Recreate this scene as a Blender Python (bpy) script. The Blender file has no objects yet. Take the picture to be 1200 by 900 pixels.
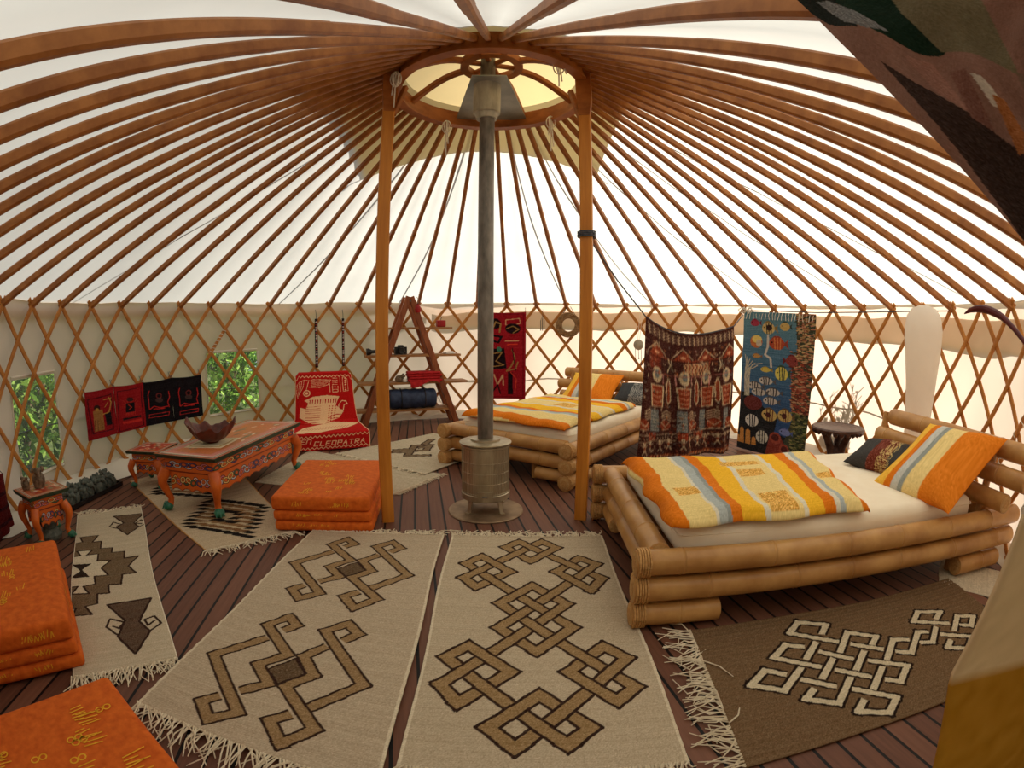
import bpy, math, random
import numpy as np
from mathutils import Vector, Matrix, noise

# ------------------------------------------------------------------ helpers
SC = bpy.context.scene
COL = SC.collection
PI = math.pi
rnd = random.Random(7)
R, HW = 3.5, 1.506            # radius and height of the lattice wall
RC, HC = 0.69, 2.965          # crown ring
DPHI, PHI0 = 0.1135, 0.0468   # pitch of the rafters round the wall
DOOR = 2.97                   # the doorway is beyond +-DOOR (behind the camera)


def lin(c):
    c = np.asarray(c, float) / 255.0
    return np.where(c <= 0.04045, c / 12.92, ((c + 0.055) / 1.055) ** 2.4)


def phi_of(i):
    return PHI0 + DPHI * (i - 17)


def pol(r, a, z=0.0):
    return Vector((r * math.sin(a), r * math.cos(a), z))


class MB:
    """collects shapes that become ONE mesh"""

    def __init__(s):
        s.v, s.f, s.m = [], [], []

    def add(s, vs, fs, m=0):
        b = len(s.v)
        s.v += [tuple(x) for x in vs]
        s.f += [tuple(b + i for i in f) for f in fs]
        s.m += [m] * len(fs)
        return s

    def box(s, c, d, rz=0.0, m=0, M=None, taper=1.0):
        cs, sn = math.cos(rz), math.sin(rz)
        vs = []
        for z in (-.5, .5):
            k = taper if z < 0 else 1.0
            for x, y in ((-.5, -.5), (.5, -.5), (.5, .5), (-.5, .5)):
                X, Y = x * d[0] * k, y * d[1] * k
                p = Vector((X * cs - Y * sn + c[0], X * sn + Y * cs + c[1], z * d[2] + c[2]))
                vs.append(M @ p if M else p)
        return s.add(vs, [(3, 2, 1, 0), (4, 5, 6, 7), (0, 1, 5, 4), (1, 2, 6, 5), (2, 3, 7, 6), (3, 0, 4, 7)], m)

    def bar(s, p, q, w, h, up=(0, 0, 1), m=0, bev=0.0):
        """bar from p to q: w across, h along up, edges cut by bev"""
        p, q = Vector(p), Vector(q)
        d = (q - p).normalized()
        u = Vector(up)
        u = (u - d * u.dot(d)).normalized()
        a = d.cross(u)
        if bev:
            x, y, b = w / 2, h / 2, bev
            sec = [(-x + b, -y), (x - b, -y), (x, -y + b), (x, y - b), (x - b, y), (-x + b, y), (-x, y - b), (-x, -y + b)]
        else:
            sec = [(-w / 2, -h / 2), (w / 2, -h / 2), (w / 2, h / 2), (-w / 2, h / 2)]
        n = len(sec)
        vs = [e + a * x + u * y for e in (p, q) for x, y in sec]
        fs = [(i, (i + 1) % n, n + (i + 1) % n, n + i) for i in range(n)]
        fs += [tuple(range(n))[::-1], tuple(range(n, 2 * n))]
        return s.add(vs, fs, m)

    def tube(s, pts, r, n=8, m=0, caps=True, flat=None):
        pts = [Vector(p) for p in pts]
        rr = r if isinstance(r, (list, tuple)) else [r] * len(pts)
        vs, fs = [], []
        ref = None
        for i, p in enumerate(pts):
            t = (pts[min(i + 1, len(pts) - 1)] - pts[max(i - 1, 0)]).normalized()
            if ref is None:
                ref = Vector((0, 0, 1)) if abs(t.z) < .9 else Vector((1, 0, 0))
            a = t.cross(ref)
            if a.length < 1e-6:
                a = t.cross(Vector((0, 1, 0)))
            a.normalize()
            b = a.cross(t).normalized()
            ref = b
            for k in range(n):
                th = 2 * PI * k / n
                vs.append(p + (a * math.cos(th) + b * math.sin(th) * (flat or 1)) * rr[i])
        for i in range(len(pts) - 1):
            for k in range(n):
                fs.append((i * n + k, i * n + (k + 1) % n, (i + 1) * n + (k + 1) % n, (i + 1) * n + k))
        if caps:
            fs += [tuple(range(n))[::-1], tuple(range((len(pts) - 1) * n, len(pts) * n))]
        return s.add(vs, fs, m)

    def lathe(s, prof, n=24, c=(0, 0, 0), m=0, M=None, cap=True):
        vs, fs = [], []
        for r, z in prof:
            for k in range(n):
                a = 2 * PI * k / n
                p = Vector((c[0] + r * math.cos(a), c[1] + r * math.sin(a), c[2] + z))
                vs.append(M @ p if M else p)
        for i in range(len(prof) - 1):
            for k in range(n):
                fs.append((i * n + k, i * n + (k + 1) % n, (i + 1) * n + (k + 1) % n, (i + 1) * n + k))
        if cap:
            fs += [tuple(range(n))[::-1], tuple(range((len(prof) - 1) * n, len(prof) * n))]
        return s.add(vs, fs, m)

    def ring(s, r0, r1, z0, z1, n=48, m=0, c=(0, 0)):
        """a flat hoop: r0 inner, r1 outer, z0 bottom, z1 top"""
        prof = [(r0, z0), (r1, z0), (r1, z1), (r0, z1)]
        vs, fs = [], []
        for k in range(n):
            a = 2 * PI * k / n
            vs += [(c[0] + r * math.sin(a), c[1] + r * math.cos(a), z) for r, z in prof]
        for k in range(n):
            a, b = 4 * k, 4 * ((k + 1) % n)
            fs += [(a + j, b + j, b + (j + 1) % 4, a + (j + 1) % 4) for j in range(4)]
        return s.add(vs, fs, m)

    def rbox(s, lo, hi, rad, m=0, M=None, n=4, puff=0.0):
        """box with rounded edges (a padded slab); puff swells its faces"""
        lo, hi = Vector(lo), Vector(hi)
        c, h = (lo + hi) / 2, (hi - lo) / 2
        N = 8

        def coords(hh):
            k = [-hh]
            for i in range(1, n + 1):
                k.append(-hh + rad * (1 - math.cos(PI / 2 * i / n)))
            for i in range(1, N):
                k.append(-hh + rad + (2 * hh - 2 * rad) * i / N)
            k.append(hh - rad)
            for i in range(n - 1, -1, -1):
                k.append(hh - rad * (1 - math.cos(PI / 2 * i / n)))
            return k
        seen, vs, fs = {}, [], []

        def vert(p):
            key = tuple(round(x, 6) for x in p)
            if key in seen:
                return seen[key]
            q = Vector(p)
            core = Vector([max(-h[i] + rad, min(h[i] - rad, q[i])) for i in range(3)])
            d = q - core
            if d.length > 1e-9:
                q = core + d.normalized() * rad
            if puff:
                for i in range(3):
                    j, k = (i + 1) % 3, (i + 2) % 3
                    q[i] += (1 if q[i] > 0 else -1) * puff * (1 - (q[j] / h[j]) ** 2) * (1 - (q[k] / h[k]) ** 2) * (abs(q[i]) / h[i])
            q = q + c
            vs.append(M @ q if M else q)
            seen[key] = len(vs) - 1
            return len(vs) - 1
        for ax in range(3):
            j, k = (ax + 1) % 3, (ax + 2) % 3
            A, B = coords(h[j]), coords(h[k])
            for sg in (-1, 1):
                g = []
                for a in A:
                    row = []
                    for b in B:
                        p = [0, 0, 0]
                        p[ax], p[j], p[k] = sg * h[ax], a, b
                        row.append(vert(p))
                    g.append(row)
                for i in range(len(A) - 1):
                    for l in range(len(B) - 1):
                        q = (g[i][l], g[i + 1][l], g[i + 1][l + 1], g[i][l + 1])
                        if len(set(q)) == 4:
                            fs.append(q if sg > 0 else q[::-1])
        return s.add(vs, fs, m)

    def grid(s, fn, nu, nv, m=0, wrap=False):
        vs = [fn(i / nu, j / nv) for j in range(nv + 1) for i in range(nu + 1)]
        w = nu + 1
        fs = [(j * w + i, j * w + i + 1, (j + 1) * w + i + 1, (j + 1) * w + i) for j in range(nv) for i in range(nu)]
        return s.add(vs, fs, m)

    def build(s, name, mats, parent=None, smooth=35):
        me = bpy.data.meshes.new(name)
        me.from_pydata(s.v, [], s.f)
        mats = mats if isinstance(mats, (list, tuple)) else [mats]
        for x in mats:
            me.materials.append(x)
        if len(mats) > 1:
            me.polygons.foreach_set('material_index', s.m)
        if smooth:
            me.polygons.foreach_set('use_smooth', [True] * len(s.f))
            me.set_sharp_from_angle(angle=math.radians(smooth))
        me.update()
        o = bpy.data.objects.new(name, me)
        COL.objects.link(o)
        if parent:
            o.parent = parent
        return o


def tag(o, label, cat, group=None):
    o['label'] = label
    o['category'] = cat
    if group:
        o['group'] = group
    return o


def struct(o):
    o['kind'] = 'structure'
    return o


def thing(name, label, cat, loc=(0, 0, 0), rz=0.0, group=None):
    o = bpy.data.objects.new(name, None)
    o.empty_display_size = .1
    COL.objects.link(o)
    o.location = loc
    o.rotation_euler = (0, 0, rz)
    return tag(o, label, cat, group)


def copy_tree(o, parent=None):
    c = o.copy()
    COL.objects.link(c)
    c.parent = parent
    for ch in list(o.children):
        copy_tree(ch, c)
    return c


class Paint:
    """a woven cloth: a fine grid of points, each with a pattern position and a colour"""

    def __init__(s, nx, ny, quad, base, grain=6, seed=1, streak=0):
        s.nx, s.ny = nx, ny
        u, v = np.meshgrid(np.linspace(0, 1, nx), np.linspace(0, 1, ny))   # [j,i]
        s.u, s.v = u, v
        (ax, ay), (bx, by), (cx, cy), (dx, dy) = quad      # u0v0, u1v0, u1v1, u0v1
        s.X = (1 - u) * (1 - v) * ax + u * (1 - v) * bx + u * v * cx + (1 - u) * v * dx
        s.Y = (1 - u) * (1 - v) * ay + u * (1 - v) * by + u * v * cy + (1 - u) * v * dy
        s.rs = np.random.RandomState(seed)
        s.C = np.zeros((ny, nx, 3)) + np.array(base, float)
        s.grain, s.streak = grain, streak

    def _put(s, mask, col, jit=0):
        n = int(mask.sum())
        if n:
            s.C[mask] = np.array(col, float) + (s.rs.randn(n, 1) * jit if jit else 0)

    def poly(s, pts, col, jit=0):
        P = np.array(pts, float)
        x0, y0 = P.min(0)
        x1, y1 = P.max(0)
        w = np.where((s.X >= x0) & (s.X <= x1) & (s.Y >= y0) & (s.Y <= y1))
        if len(w[0]) == 0:
            return s
        x, y = s.X[w], s.Y[w]
        ins = np.zeros(len(x), bool)
        for i in range(len(P)):
            (xa, ya), (xb, yb) = P[i], P[i - 1]
            if ya == yb:
                continue
            c = ((ya > y) != (yb > y)) & (x < (xb - xa) * (y - ya) / (yb - ya) + xa)
            ins ^= c
        m = np.zeros(s.X.shape, bool)
        m[w[0][ins], w[1][ins]] = True
        s._put(m, col, jit)
        return s

    def line(s, pts, wd, col, closed=False, jit=0, square=False):
        P = [np.array(p, float) for p in pts]
        if closed:
            P.append(P[0])
        h = wd / 2
        loop = bool(np.allclose(P[0], P[-1]))
        for k_, (a, b) in enumerate(zip(P[:-1], P[1:])):
            if square:
                d = (b - a) / (np.hypot(*(b - a)) + 1e-9)
                joint = square == 'joint'
                a, b = a - d * (h if not joint or loop or k_ > 0 else 0), b + d * (h if not joint or loop or k_ < len(P) - 2 else 0)
            x0, x1 = min(a[0], b[0]) - h, max(a[0], b[0]) + h
            y0, y1 = min(a[1], b[1]) - h, max(a[1], b[1]) + h
            w = np.where((s.X >= x0) & (s.X <= x1) & (s.Y >= y0) & (s.Y <= y1))
            if len(w[0]) == 0:
                continue
            x, y = s.X[w], s.Y[w]
            d = b - a
            L = d @ d + 1e-12
            tt = ((x - a[0]) * d[0] + (y - a[1]) * d[1]) / L
            if square:
                on = (tt >= 0) & (tt <= 1)
            else:
                on = np.ones(len(x), bool)
            t = np.clip(tt, 0, 1)
            q = np.hypot(x - a[0] - t * d[0], y - a[1] - t * d[1])
            on &= q <= h
            m = np.zeros(s.X.shape, bool)
            m[w[0][on], w[1][on]] = True
            s._put(m, col, jit)
        return s

    def band(s, pts, wd, bd, fill, edge, jit=0):
        s.line(pts, wd + 2 * bd, edge, square=True)
        s.line(pts, wd, fill, square=True, jit=jit)
        return s

    def oval(s, c, rx, ry, col, rot=0, jit=0):
        dx, dy = s.X - c[0], s.Y - c[1]
        cs, sn = math.cos(rot), math.sin(rot)
        a, b = dx * cs + dy * sn, -dx * sn + dy * cs
        s._put((a / rx) ** 2 + (b / ry) ** 2 <= 1, col, jit)
        return s

    def build(s, name, pos, mat, parent=None, thick=0.0):
        """pos(u, v) -> x, y, z arrays"""
        x, y, z = pos(s.u, s.v)
        nx, ny = s.nx, s.ny
        P = np.stack([x, y, z], -1).reshape(-1, 3)
        C = s.C + s.rs.randn(ny, nx, 1) * s.grain
        if s.streak:
            st = s.rs.randn(ny, 1, 1) * s.streak
            C = C + st
        C = lin(np.clip(C, 0, 255)).reshape(-1, 3)
        idx = np.arange(nx * ny).reshape(ny, nx)
        F = np.stack([idx[:-1, :-1], idx[:-1, 1:], idx[1:, 1:], idx[1:, :-1]], -1).reshape(-1, 4)
        if thick:
            # back face and hem, so that the cloth has a body
            gx = np.stack(np.gradient(np.stack([x, y, z], -1), axis=1), 0)[..., :] if False else None
            A = np.stack([x, y, z], -1)
            n = np.cross(np.gradient(A, axis=1), np.gradient(A, axis=0))
            n /= (np.linalg.norm(n, axis=-1, keepdims=True) + 1e-12)
            P2 = (A - n * thick).reshape(-1, 3)
            k = nx * ny
            F2 = F[:, ::-1] + k
            rim = np.concatenate([idx[0, :], idx[1:, -1], idx[-1, -2::-1], idx[-2:0:-1, 0]])
            nxt = np.roll(rim, -1)
            F3 = np.stack([nxt, rim, rim + k, nxt + k], -1)
            P = np.concatenate([P, P2])
            C = np.concatenate([C, C])
            F = np.concatenate([F, F2, F3])
        me = bpy.data.meshes.new(name)
        me.vertices.add(len(P))
        me.vertices.foreach_set('co', P.astype(np.float32).ravel())
        me.loops.add(F.size)
        me.loops.foreach_set('vertex_index', F.astype(np.int32).ravel())
        me.polygons.add(len(F))
        me.polygons.foreach_set('loop_start', np.arange(0, F.size, 4, dtype=np.int32))
        me.polygons.foreach_set('use_smooth', np.ones(len(F), bool))
        me.update(calc_edges=True)
        me.validate()
        at = me.color_attributes.new('Col', 'FLOAT_COLOR', 'POINT')
        at.data.foreach_set('color', np.concatenate([C, np.ones((len(C), 1))], 1).astype(np.float32).ravel())
        me.materials.append(mat)
        o = bpy.data.objects.new(name, me)
        COL.objects.link(o)
        if parent:
            o.parent = parent
        return o


def wob(u, v, fx, fy, sd=0.0):
    """smooth wrinkles between -1 and 1"""
    return (np.sin(u * fx * 6.3 + sd + 1.7 * np.sin(v * fy * 2.1 + sd)) * .5 +
            np.sin(v * fy * 6.3 + 2.3 * sd + 1.3 * np.sin(u * fx * 3.7 + sd)) * .35 +
            np.sin((u * fx + v * fy) * 4.1 + sd * 3.1) * .25)


# ------------------------------------------------------------------ materials
def new_mat(name):
    m = bpy.data.materials.new(name)
    m.use_nodes = True
    nt = m.node_tree
    nt.nodes.clear()
    out = nt.nodes.new('ShaderNodeOutputMaterial')
    return m, nt, out


def N(nt, kind, **kw):
    n = nt.nodes.new(kind)
    for k, v in kw.items():
        if k in n.inputs:
            n.inputs[k].default_value = v
        else:
            setattr(n, k, v)
    return n


def L4(c):
    return tuple(float(x) for x in lin(c)) + (1.0,)


def simple(name, c1, c2=None, scale=(8, 8, 8), rough=.6, bump=0.0, metal=0.0, detail=4, spec=.3, obj=True):
    """two colours mixed by stretched noise, a little bump"""
    m, nt, out = new_mat(name)
    b = N(nt, 'ShaderNodeBsdfPrincipled', Roughness=rough, Metallic=metal)
    b.inputs['Specular IOR Level'].default_value = spec
    nt.links.new(b.outputs[0], out.inputs[0])
    tc = N(nt, 'ShaderNodeTexCoord')
    mp = N(nt, 'ShaderNodeMapping')
    mp.inputs['Scale'].default_value = scale
    nt.links.new(tc.outputs['Object'], mp.inputs['Vector'])
    nz = N(nt, 'ShaderNodeTexNoise', Scale=1.0, Detail=detail, Roughness=.6)
    nt.links.new(mp.outputs[0], nz.inputs['Vector'])
    rp = N(nt, 'ShaderNodeValToRGB')
    rp.color_ramp.elements[0].position = .33
    rp.color_ramp.elements[1].position = .68
    rp.color_ramp.elements[0].color = L4(c1)
    rp.color_ramp.elements[1].color = L4(c2 or c1)
    nt.links.new(nz.outputs[0], rp.inputs[0])
    nt.links.new(rp.outputs[0], b.inputs['Base Color'])
    if bump:
        bp = N(nt, 'ShaderNodeBump', Strength=bump, Distance=.01)
        nt.links.new(nz.outputs[0], bp.inputs['Height'])
        nt.links.new(bp.outputs[0], b.inputs['Normal'])
    return m


def canvas_mat(name, col, trans, dcol=None):
    """tent canvas: scatters light on the lit side and lets part of it through"""
    m, nt, out = new_mat(name)
    d = N(nt, 'ShaderNodeBsdfDiffuse')
    t = N(nt, 'ShaderNodeBsdfTranslucent')
    mx = N(nt, 'ShaderNodeMixShader')
    mx.inputs[0].default_value = trans
    tc = N(nt, 'ShaderNodeTexCoord')
    nz = N(nt, 'ShaderNodeTexNoise', Scale=1.6, Detail=5, Roughness=.6)
    nt.links.new(tc.outputs['Object'], nz.inputs['Vector'])
    rp = N(nt, 'ShaderNodeValToRGB')
    rp.color_ramp.elements[0].position, rp.color_ramp.elements[1].position = .3, .7
    c = np.array(col, float)
    rp.color_ramp.elements[0].color = L4(c * .955)
    rp.color_ramp.elements[1].color = L4(c)
    nt.links.new(nz.outputs[0], rp.inputs[0])
    nt.links.new(rp.outputs[0], t.inputs[0])
    if dcol:
        d.inputs[0].default_value = L4(dcol)
    else:
        nt.links.new(rp.outputs[0], d.inputs[0])
    n2 = N(nt, 'ShaderNodeTexNoise', Scale=5.0, Detail=3)
    nt.links.new(tc.outputs['Object'], n2.inputs['Vector'])
    bp = N(nt, 'ShaderNodeBump', Strength=.25, Distance=.03)
    nt.links.new(n2.outputs[0], bp.inputs['Height'])
    nt.links.new(bp.outputs[0], d.inputs['Normal'])
    nt.links.new(d.outputs[0], mx.inputs[1])
    nt.links.new(t.outputs[0], mx.inputs[2])
    nt.links.new(mx.outputs[0], out.inputs[0])
    return m


def paint_mat(name, rough=.95, bump=.35, scale=260.0, trans=0.0, spec=.1):
    """woven or painted surface whose colours are stored in the mesh"""
    m, nt, out = new_mat(name)
    b = N(nt, 'ShaderNodeBsdfPrincipled', Roughness=rough)
    b.inputs['Specular IOR Level'].default_value = spec
    a = N(nt, 'ShaderNodeAttribute', attribute_name='Col')
    nt.links.new(a.outputs['Color'], b.inputs['Base Color'])
    if bump:
        tc = N(nt, 'ShaderNodeTexCoord')
        nz = N(nt, 'ShaderNodeTexNoise', Scale=scale, Detail=2)
        nt.links.new(tc.outputs['Object'], nz.inputs['Vector'])
        bp = N(nt, 'ShaderNodeBump', Strength=bump, Distance=.004)
        nt.links.new(nz.outputs[0], bp.inputs['Height'])
        nt.links.new(bp.outputs[0], b.inputs['Normal'])
    if trans:
        t = N(nt, 'ShaderNodeBsdfTranslucent')
        nt.links.new(a.outputs['Color'], t.inputs[0])
        mx = N(nt, 'ShaderNodeMixShader')
        mx.inputs[0].default_value = trans
        nt.links.new(b.outputs[0], mx.inputs[1])
        nt.links.new(t.outputs[0], mx.inputs[2])
        nt.links.new(mx.outputs[0], out.inputs[0])
    else:
        nt.links.new(b.outputs[0], out.inputs[0])
    return m


def deck_mat():
    m, nt, out = new_mat('deck_boards')
    b = N(nt, 'ShaderNodeBsdfPrincipled', Roughness=.55)
    b.inputs['Specular IOR Level'].default_value = .25
    tc = N(nt, 'ShaderNodeTexCoord')
    mp = N(nt, 'ShaderNodeMapping')
    mp.inputs['Rotation'].default_value = (0, 0, math.radians(-9))
    nt.links.new(tc.outputs['Object'], mp.inputs['Vector'])
    sx = N(nt, 'ShaderNodeSeparateXYZ')
    nt.links.new(mp.outputs[0], sx.inputs[0])

    def mth(op, a, v=None):
        n = N(nt, 'ShaderNodeMath', operation=op)
        nt.links.new(a, n.inputs[0])
        if v is not None:
            if isinstance(v, (int, float)):
                n.inputs[1].default_value = v
            else:
                nt.links.new(v, n.inputs[1])
        return n.outputs[0]
    t = mth('DIVIDE', sx.outputs[0], .0965)
    t = mth('ADD', t, 40.33)
    fr = mth('FRACT', t)
    bd = mth('FLOOR', t)
    dist = mth('ABSOLUTE', mth('SUBTRACT', fr, .5))
    gap = mth('GREATER_THAN', dist, .432)
    wn = N(nt, 'ShaderNodeTexWhiteNoise', noise_dimensions='1D')
    nt.links.new(bd, wn.inputs['W'])
    m2 = N(nt, 'ShaderNodeMapping')
    m2.inputs['Scale'].default_value = (60, 3, 1)
    nt.links.new(mp.outputs[0], m2.inputs['Vector'])
    nz = N(nt, 'ShaderNodeTexNoise', Scale=1.0, Detail=6, Roughness=.65)
    nt.links.new(m2.outputs[0], nz.inputs['Vector'])
    mixv = mth('ADD', mth('MULTIPLY', nz.outputs[0], .75), mth('MULTIPLY', wn.outputs['Value'], .35))
    rp = N(nt, 'ShaderNodeValToRGB')
    rp.color_ramp.elements[0].position, rp.color_ramp.elements[1].position = .25, .8
    rp.color_ramp.elements[0].color = L4((88, 54, 40))
    rp.color_ramp.elements[1].color = L4((126, 84, 64))
    nt.links.new(mixv, rp.inputs[0])
    mx = N(nt, 'ShaderNodeMix', data_type='RGBA')
    nt.links.new(gap, mx.inputs[0])
    nt.links.new(rp.outputs[0], mx.inputs[6])
    mx.inputs[7].default_value = L4((10, 6, 5))
    nt.links.new(mx.outputs[2], b.inputs['Base Color'])
    bp = N(nt, 'ShaderNodeBump', Strength=.6, Distance=.01, invert=True)
    nt.links.new(gap, bp.inputs['Height'])
    nt.links.new(bp.outputs[0], b.inputs['Normal'])
    nt.links.new(b.outputs[0], out.inputs[0])
    return m


def clear_mat():
    m, nt, out = new_mat('clear_plastic')
    t = N(nt, 'ShaderNodeBsdfTransparent')
    t.inputs[0].default_value = (.9, .95, .88, 1)
    g = N(nt, 'ShaderNodeBsdfGlossy', Roughness=.12)
    mx = N(nt, 'ShaderNodeMixShader')
    mx.inputs[0].default_value = .07
    nt.links.new(t.outputs[0], mx.inputs[1])
    nt.links.new(g.outputs[0], mx.inputs[2])
    d = N(nt, 'ShaderNodeBsdfTranslucent')
    d.inputs[0].default_value = (.85, .95, .75, 1)
    m2 = N(nt, 'ShaderNodeMixShader')
    m2.inputs[0].default_value = .10
    nt.links.new(mx.outputs[0], m2.inputs[1])
    nt.links.new(d.outputs[0], m2.inputs[2])
    nt.links.new(m2.outputs[0], out.inputs[0])
    return m


M = {}
M['rafter'] = simple('rafter_wood', (138, 82, 36), (178, 116, 58), (9, 9, 9), .5, .1)
M['lath'] = simple('lath_wood', (168, 104, 40), (200, 136, 64), (12, 12, 12), .55, .1)
M['post'] = simple('post_wood', (176, 104, 28), (206, 134, 48), (22, 22, 1.6), .45, .05)
M['ring'] = simple('crown_wood', (136, 74, 26), (172, 102, 44), (6, 6, 14), .45, .08)
M['shelf'] = simple('shelf_wood', (122, 62, 34), (158, 92, 54), (20, 20, 3), .5, .06)
M['board'] = simple('shelf_board_wood', (140, 92, 52), (178, 128, 80), (3, 14, 14), .5, .05)
M['bamboo'] = simple('bamboo', (168, 118, 62), (204, 156, 92), (5, 5, 5), .38, .04, spec=.4)
M['bamboo_end'] = simple('bamboo_end', (176, 132, 76), (206, 166, 108), (60, 60, 60), .7, .1)
M['lash'] = simple('cane_lashing', (170, 122, 66), (204, 158, 98), (90, 90, 90), .7, .1)
M['deck'] = deck_mat()
M['roof'] = canvas_mat('roof_canvas', (246, 244, 232), .365, (188, 182, 164))
M['wall'] = canvas_mat('wall_canvas', (246, 224, 200), .47, (208, 182, 156))
M['skirt'] = canvas_mat('skirt_canvas', (242, 236, 220), .12)
M['cover'] = canvas_mat('crown_cover_canvas', (238, 212, 152), .33, (200, 176, 126))
M['flap'] = canvas_mat('flap_canvas', (230, 214, 186), .3)
M['shade'] = canvas_mat('lamp_fabric', (250, 244, 234), .62)
M['clear'] = clear_mat()
M['pipe'] = simple('galvanised_pipe', (92, 86, 78), (140, 130, 118), (16, 16, 5), .5, .05, .7)
M['steel'] = simple('stove_steel', (150, 134, 108), (186, 172, 144), (10, 10, 3), .42, .02, .7)
M['hearth'] = simple('hearth_metal', (120, 96, 72), (164, 138, 108), (7, 7, 7), .5, .05, .6)
M['flash'] = simple('flue_plate_metal', (128, 132, 126), (164, 164, 154), (4, 4, 4), .55, .03, .4)
M['sleeve'] = simple('flue_sleeve', (150, 142, 122), (190, 180, 156), (14, 14, 5), .6, .1, .1)
M['mattress'] = simple('mattress_cotton', (244, 230, 202), (252, 242, 218), (5, 5, 5), .9, .15)
M['paint'] = paint_mat('woven_cloth')
M['bed_paint'] = paint_mat('bed_linen', bump=.2, scale=120)
M['lacquer'] = paint_mat('painted_lacquer', rough=.38, bump=.08, scale=80, spec=.4)
M['sheer'] = paint_mat('door_cloth', trans=.35)
M['orange'] = simple('orange_cloth', (196, 84, 14), (222, 108, 28), (30, 30, 30), .85, .1)
M['fringe'] = simple('wool_fringe', (206, 190, 160), (232, 220, 194), (40, 40, 40), .95)
M['rope'] = simple('white_cord', (216, 206, 186), (236, 230, 214), (60, 60, 60), .9)
M['cord'] = simple('grey_cord', (52, 54, 60), (90, 92, 98), (60, 60, 60), .8)
M['orange_wood'] = simple('orange_lacquer', (200, 84, 22), (224, 114, 36), (14, 14, 14), .38, .04, spec=.45)
M['green'] = simple('green_lacquer', (28, 92, 70), (54, 128, 96), (20, 20, 20), .35, spec=.5)
M['dark_green'] = simple('dark_green_lacquer', (42, 56, 40), (62, 76, 52), (20, 20, 20), .4)
M['bowl'] = simple('carved_wood', (70, 28, 18), (112, 50, 34), (20, 20, 20), .38, .3, spec=.4)
M['linen'] = simple('linen_mat', (220, 208, 180), (236, 226, 200), (30, 30, 30), .9)
M['table_wood'] = simple('dark_carved_wood', (60, 40, 34), (102, 74, 64), (22, 22, 22), .4, .5)
M['navy'] = simple('navy_nylon', (34, 44, 68), (54, 66, 92), (18, 18, 18), .55, .2)
M['black'] = simple('black_plastic', (22, 20, 20), (44, 40, 38), (20, 20, 20), .4)
M['red'] = simple('red_cloth', (156, 22, 26), (190, 38, 40), (20, 20, 20), .9, .2)
M['redwax'] = simple('red_lacquer', (140, 18, 22), (170, 34, 34), (20, 20, 20), .5)
M['white'] = simple('white_paper', (224, 220, 208), (238, 234, 224), (20, 20, 20), .8)
M['horn'] = simple('dark_red_horn', (74, 22, 26), (116, 42, 40), (20, 20, 20), .35, spec=.5)
M['reed'] = simple('brown_reed', (116, 86, 56), (160, 126, 84), (60, 60, 60), .7, .4)
M['stone'] = simple('grey_green_stone', (62, 68, 62), (112, 116, 104), (30, 30, 30), .6, .3)
M['brown_pot'] = simple('brown_ornament', (72, 54, 40), (142, 118, 92), (40, 40, 40), .5, .2)
M['grass'] = simple('grass', (58, 66, 30), (84, 92, 44), (3, 3, 3), .95, .3)
M['leaf'] = None
m, nt, out = new_mat('leaves')
_d = N(nt, 'ShaderNodeBsdfDiffuse')
_t = N(nt, 'ShaderNodeBsdfTranslucent')
_x = N(nt, 'ShaderNodeMixShader')
_x.inputs[0].default_value = .45
_a = N(nt, 'ShaderNodeAttribute', attribute_name='Col')
for _n in (_d, _t):
    nt.links.new(_a.outputs['Color'], _n.inputs[0])
nt.links.new(_d.outputs[0], _x.inputs[1])
nt.links.new(_t.outputs[0], _x.inputs[2])
nt.links.new(_x.outputs[0], out.inputs[0])
M['leaf'] = m
M['twig'] = simple('twig', (70, 56, 40), (100, 82, 60), (20, 20, 20), .9)

# ------------------------------------------------------------------ the setting
def zroof(r):
    return HW + (HC - HW) * (R - r) / (R - RC)


b = MB()
prof = [(0.0, 0.0), (R + .28, 0.0), (R + .28, -.12), (0.0, -.12)]
b.lathe(prof, 96, cap=False)
floor = struct(b.build('floor', M['deck']))

WIN1 = (-1.842, -1.678, .24, .965)
WIN2 = (-1.096, -.906, .32, .985)
RW = R + .035


def wall_r(a, z):
    return RW + .007 * math.sin(a * 31 + z * 3) + .006 * math.sin(a * 13 - z * 5) + .012 * (1 - min(1, max(0, z) / .5)) * math.sin(a * 23)


def patch(mb, a0, a1, z0, z1, rr=None):
    n = max(2, int((a1 - a0) / .03))
    mb.grid(lambda u, v: pol((rr or wall_r(a0 + (a1 - a0) * u, z0 + (z1 - z0) * v)), a0 + (a1 - a0) * u, z0 + (z1 - z0) * v), n, 10 if z1 - z0 > .5 else 3)


def wall(name, a0, a1, wins=()):
    mb = MB()
    zt, zb = HW + .05, -.03
    a = a0
    for (w0, w1, y0, y1) in wins:
        patch(mb, a, w0, zb, zt)
        patch(mb, w0, w1, zb, y0)
        patch(mb, w0, w1, y1, zt)
        a = w1
    patch(mb, a, a1, zb, zt)
    return struct(mb.build(name, M['wall'], smooth=180))


wall('wall_left', -DOOR, -.55, (WIN1, WIN2))
wall('wall_back', -.55, .75)
wall('wall_right', .75, DOOR)
for k, w in enumerate((WIN1, WIN2)):
    mb = MB()
    patch(mb, w[0] - .01, w[1] + .01, w[2] - .03, w[3] + .03, RW + .012)
    wo = struct(mb.build('window_%d' % (k + 1), M['clear'], smooth=180))
    mb = MB()                                     # sewn hem round the clear sheet
    n = 12
    A = [w[0] + (w[1] - w[0]) * i / n for i in range(n + 1)]
    for z in (w[2] - .02, w[3] + .02):
        mb.tube([pol(RW - .004, a, z) for a in A], .011, 6)
    for a in (w[0] - .004, w[1] + .004):
        mb.tube([pol(RW - .004, a, w[2]), pol(RW - .004, a, w[3])], .009, 6)
    mb.build('window_hem', M['skirt'], wo)

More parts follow.
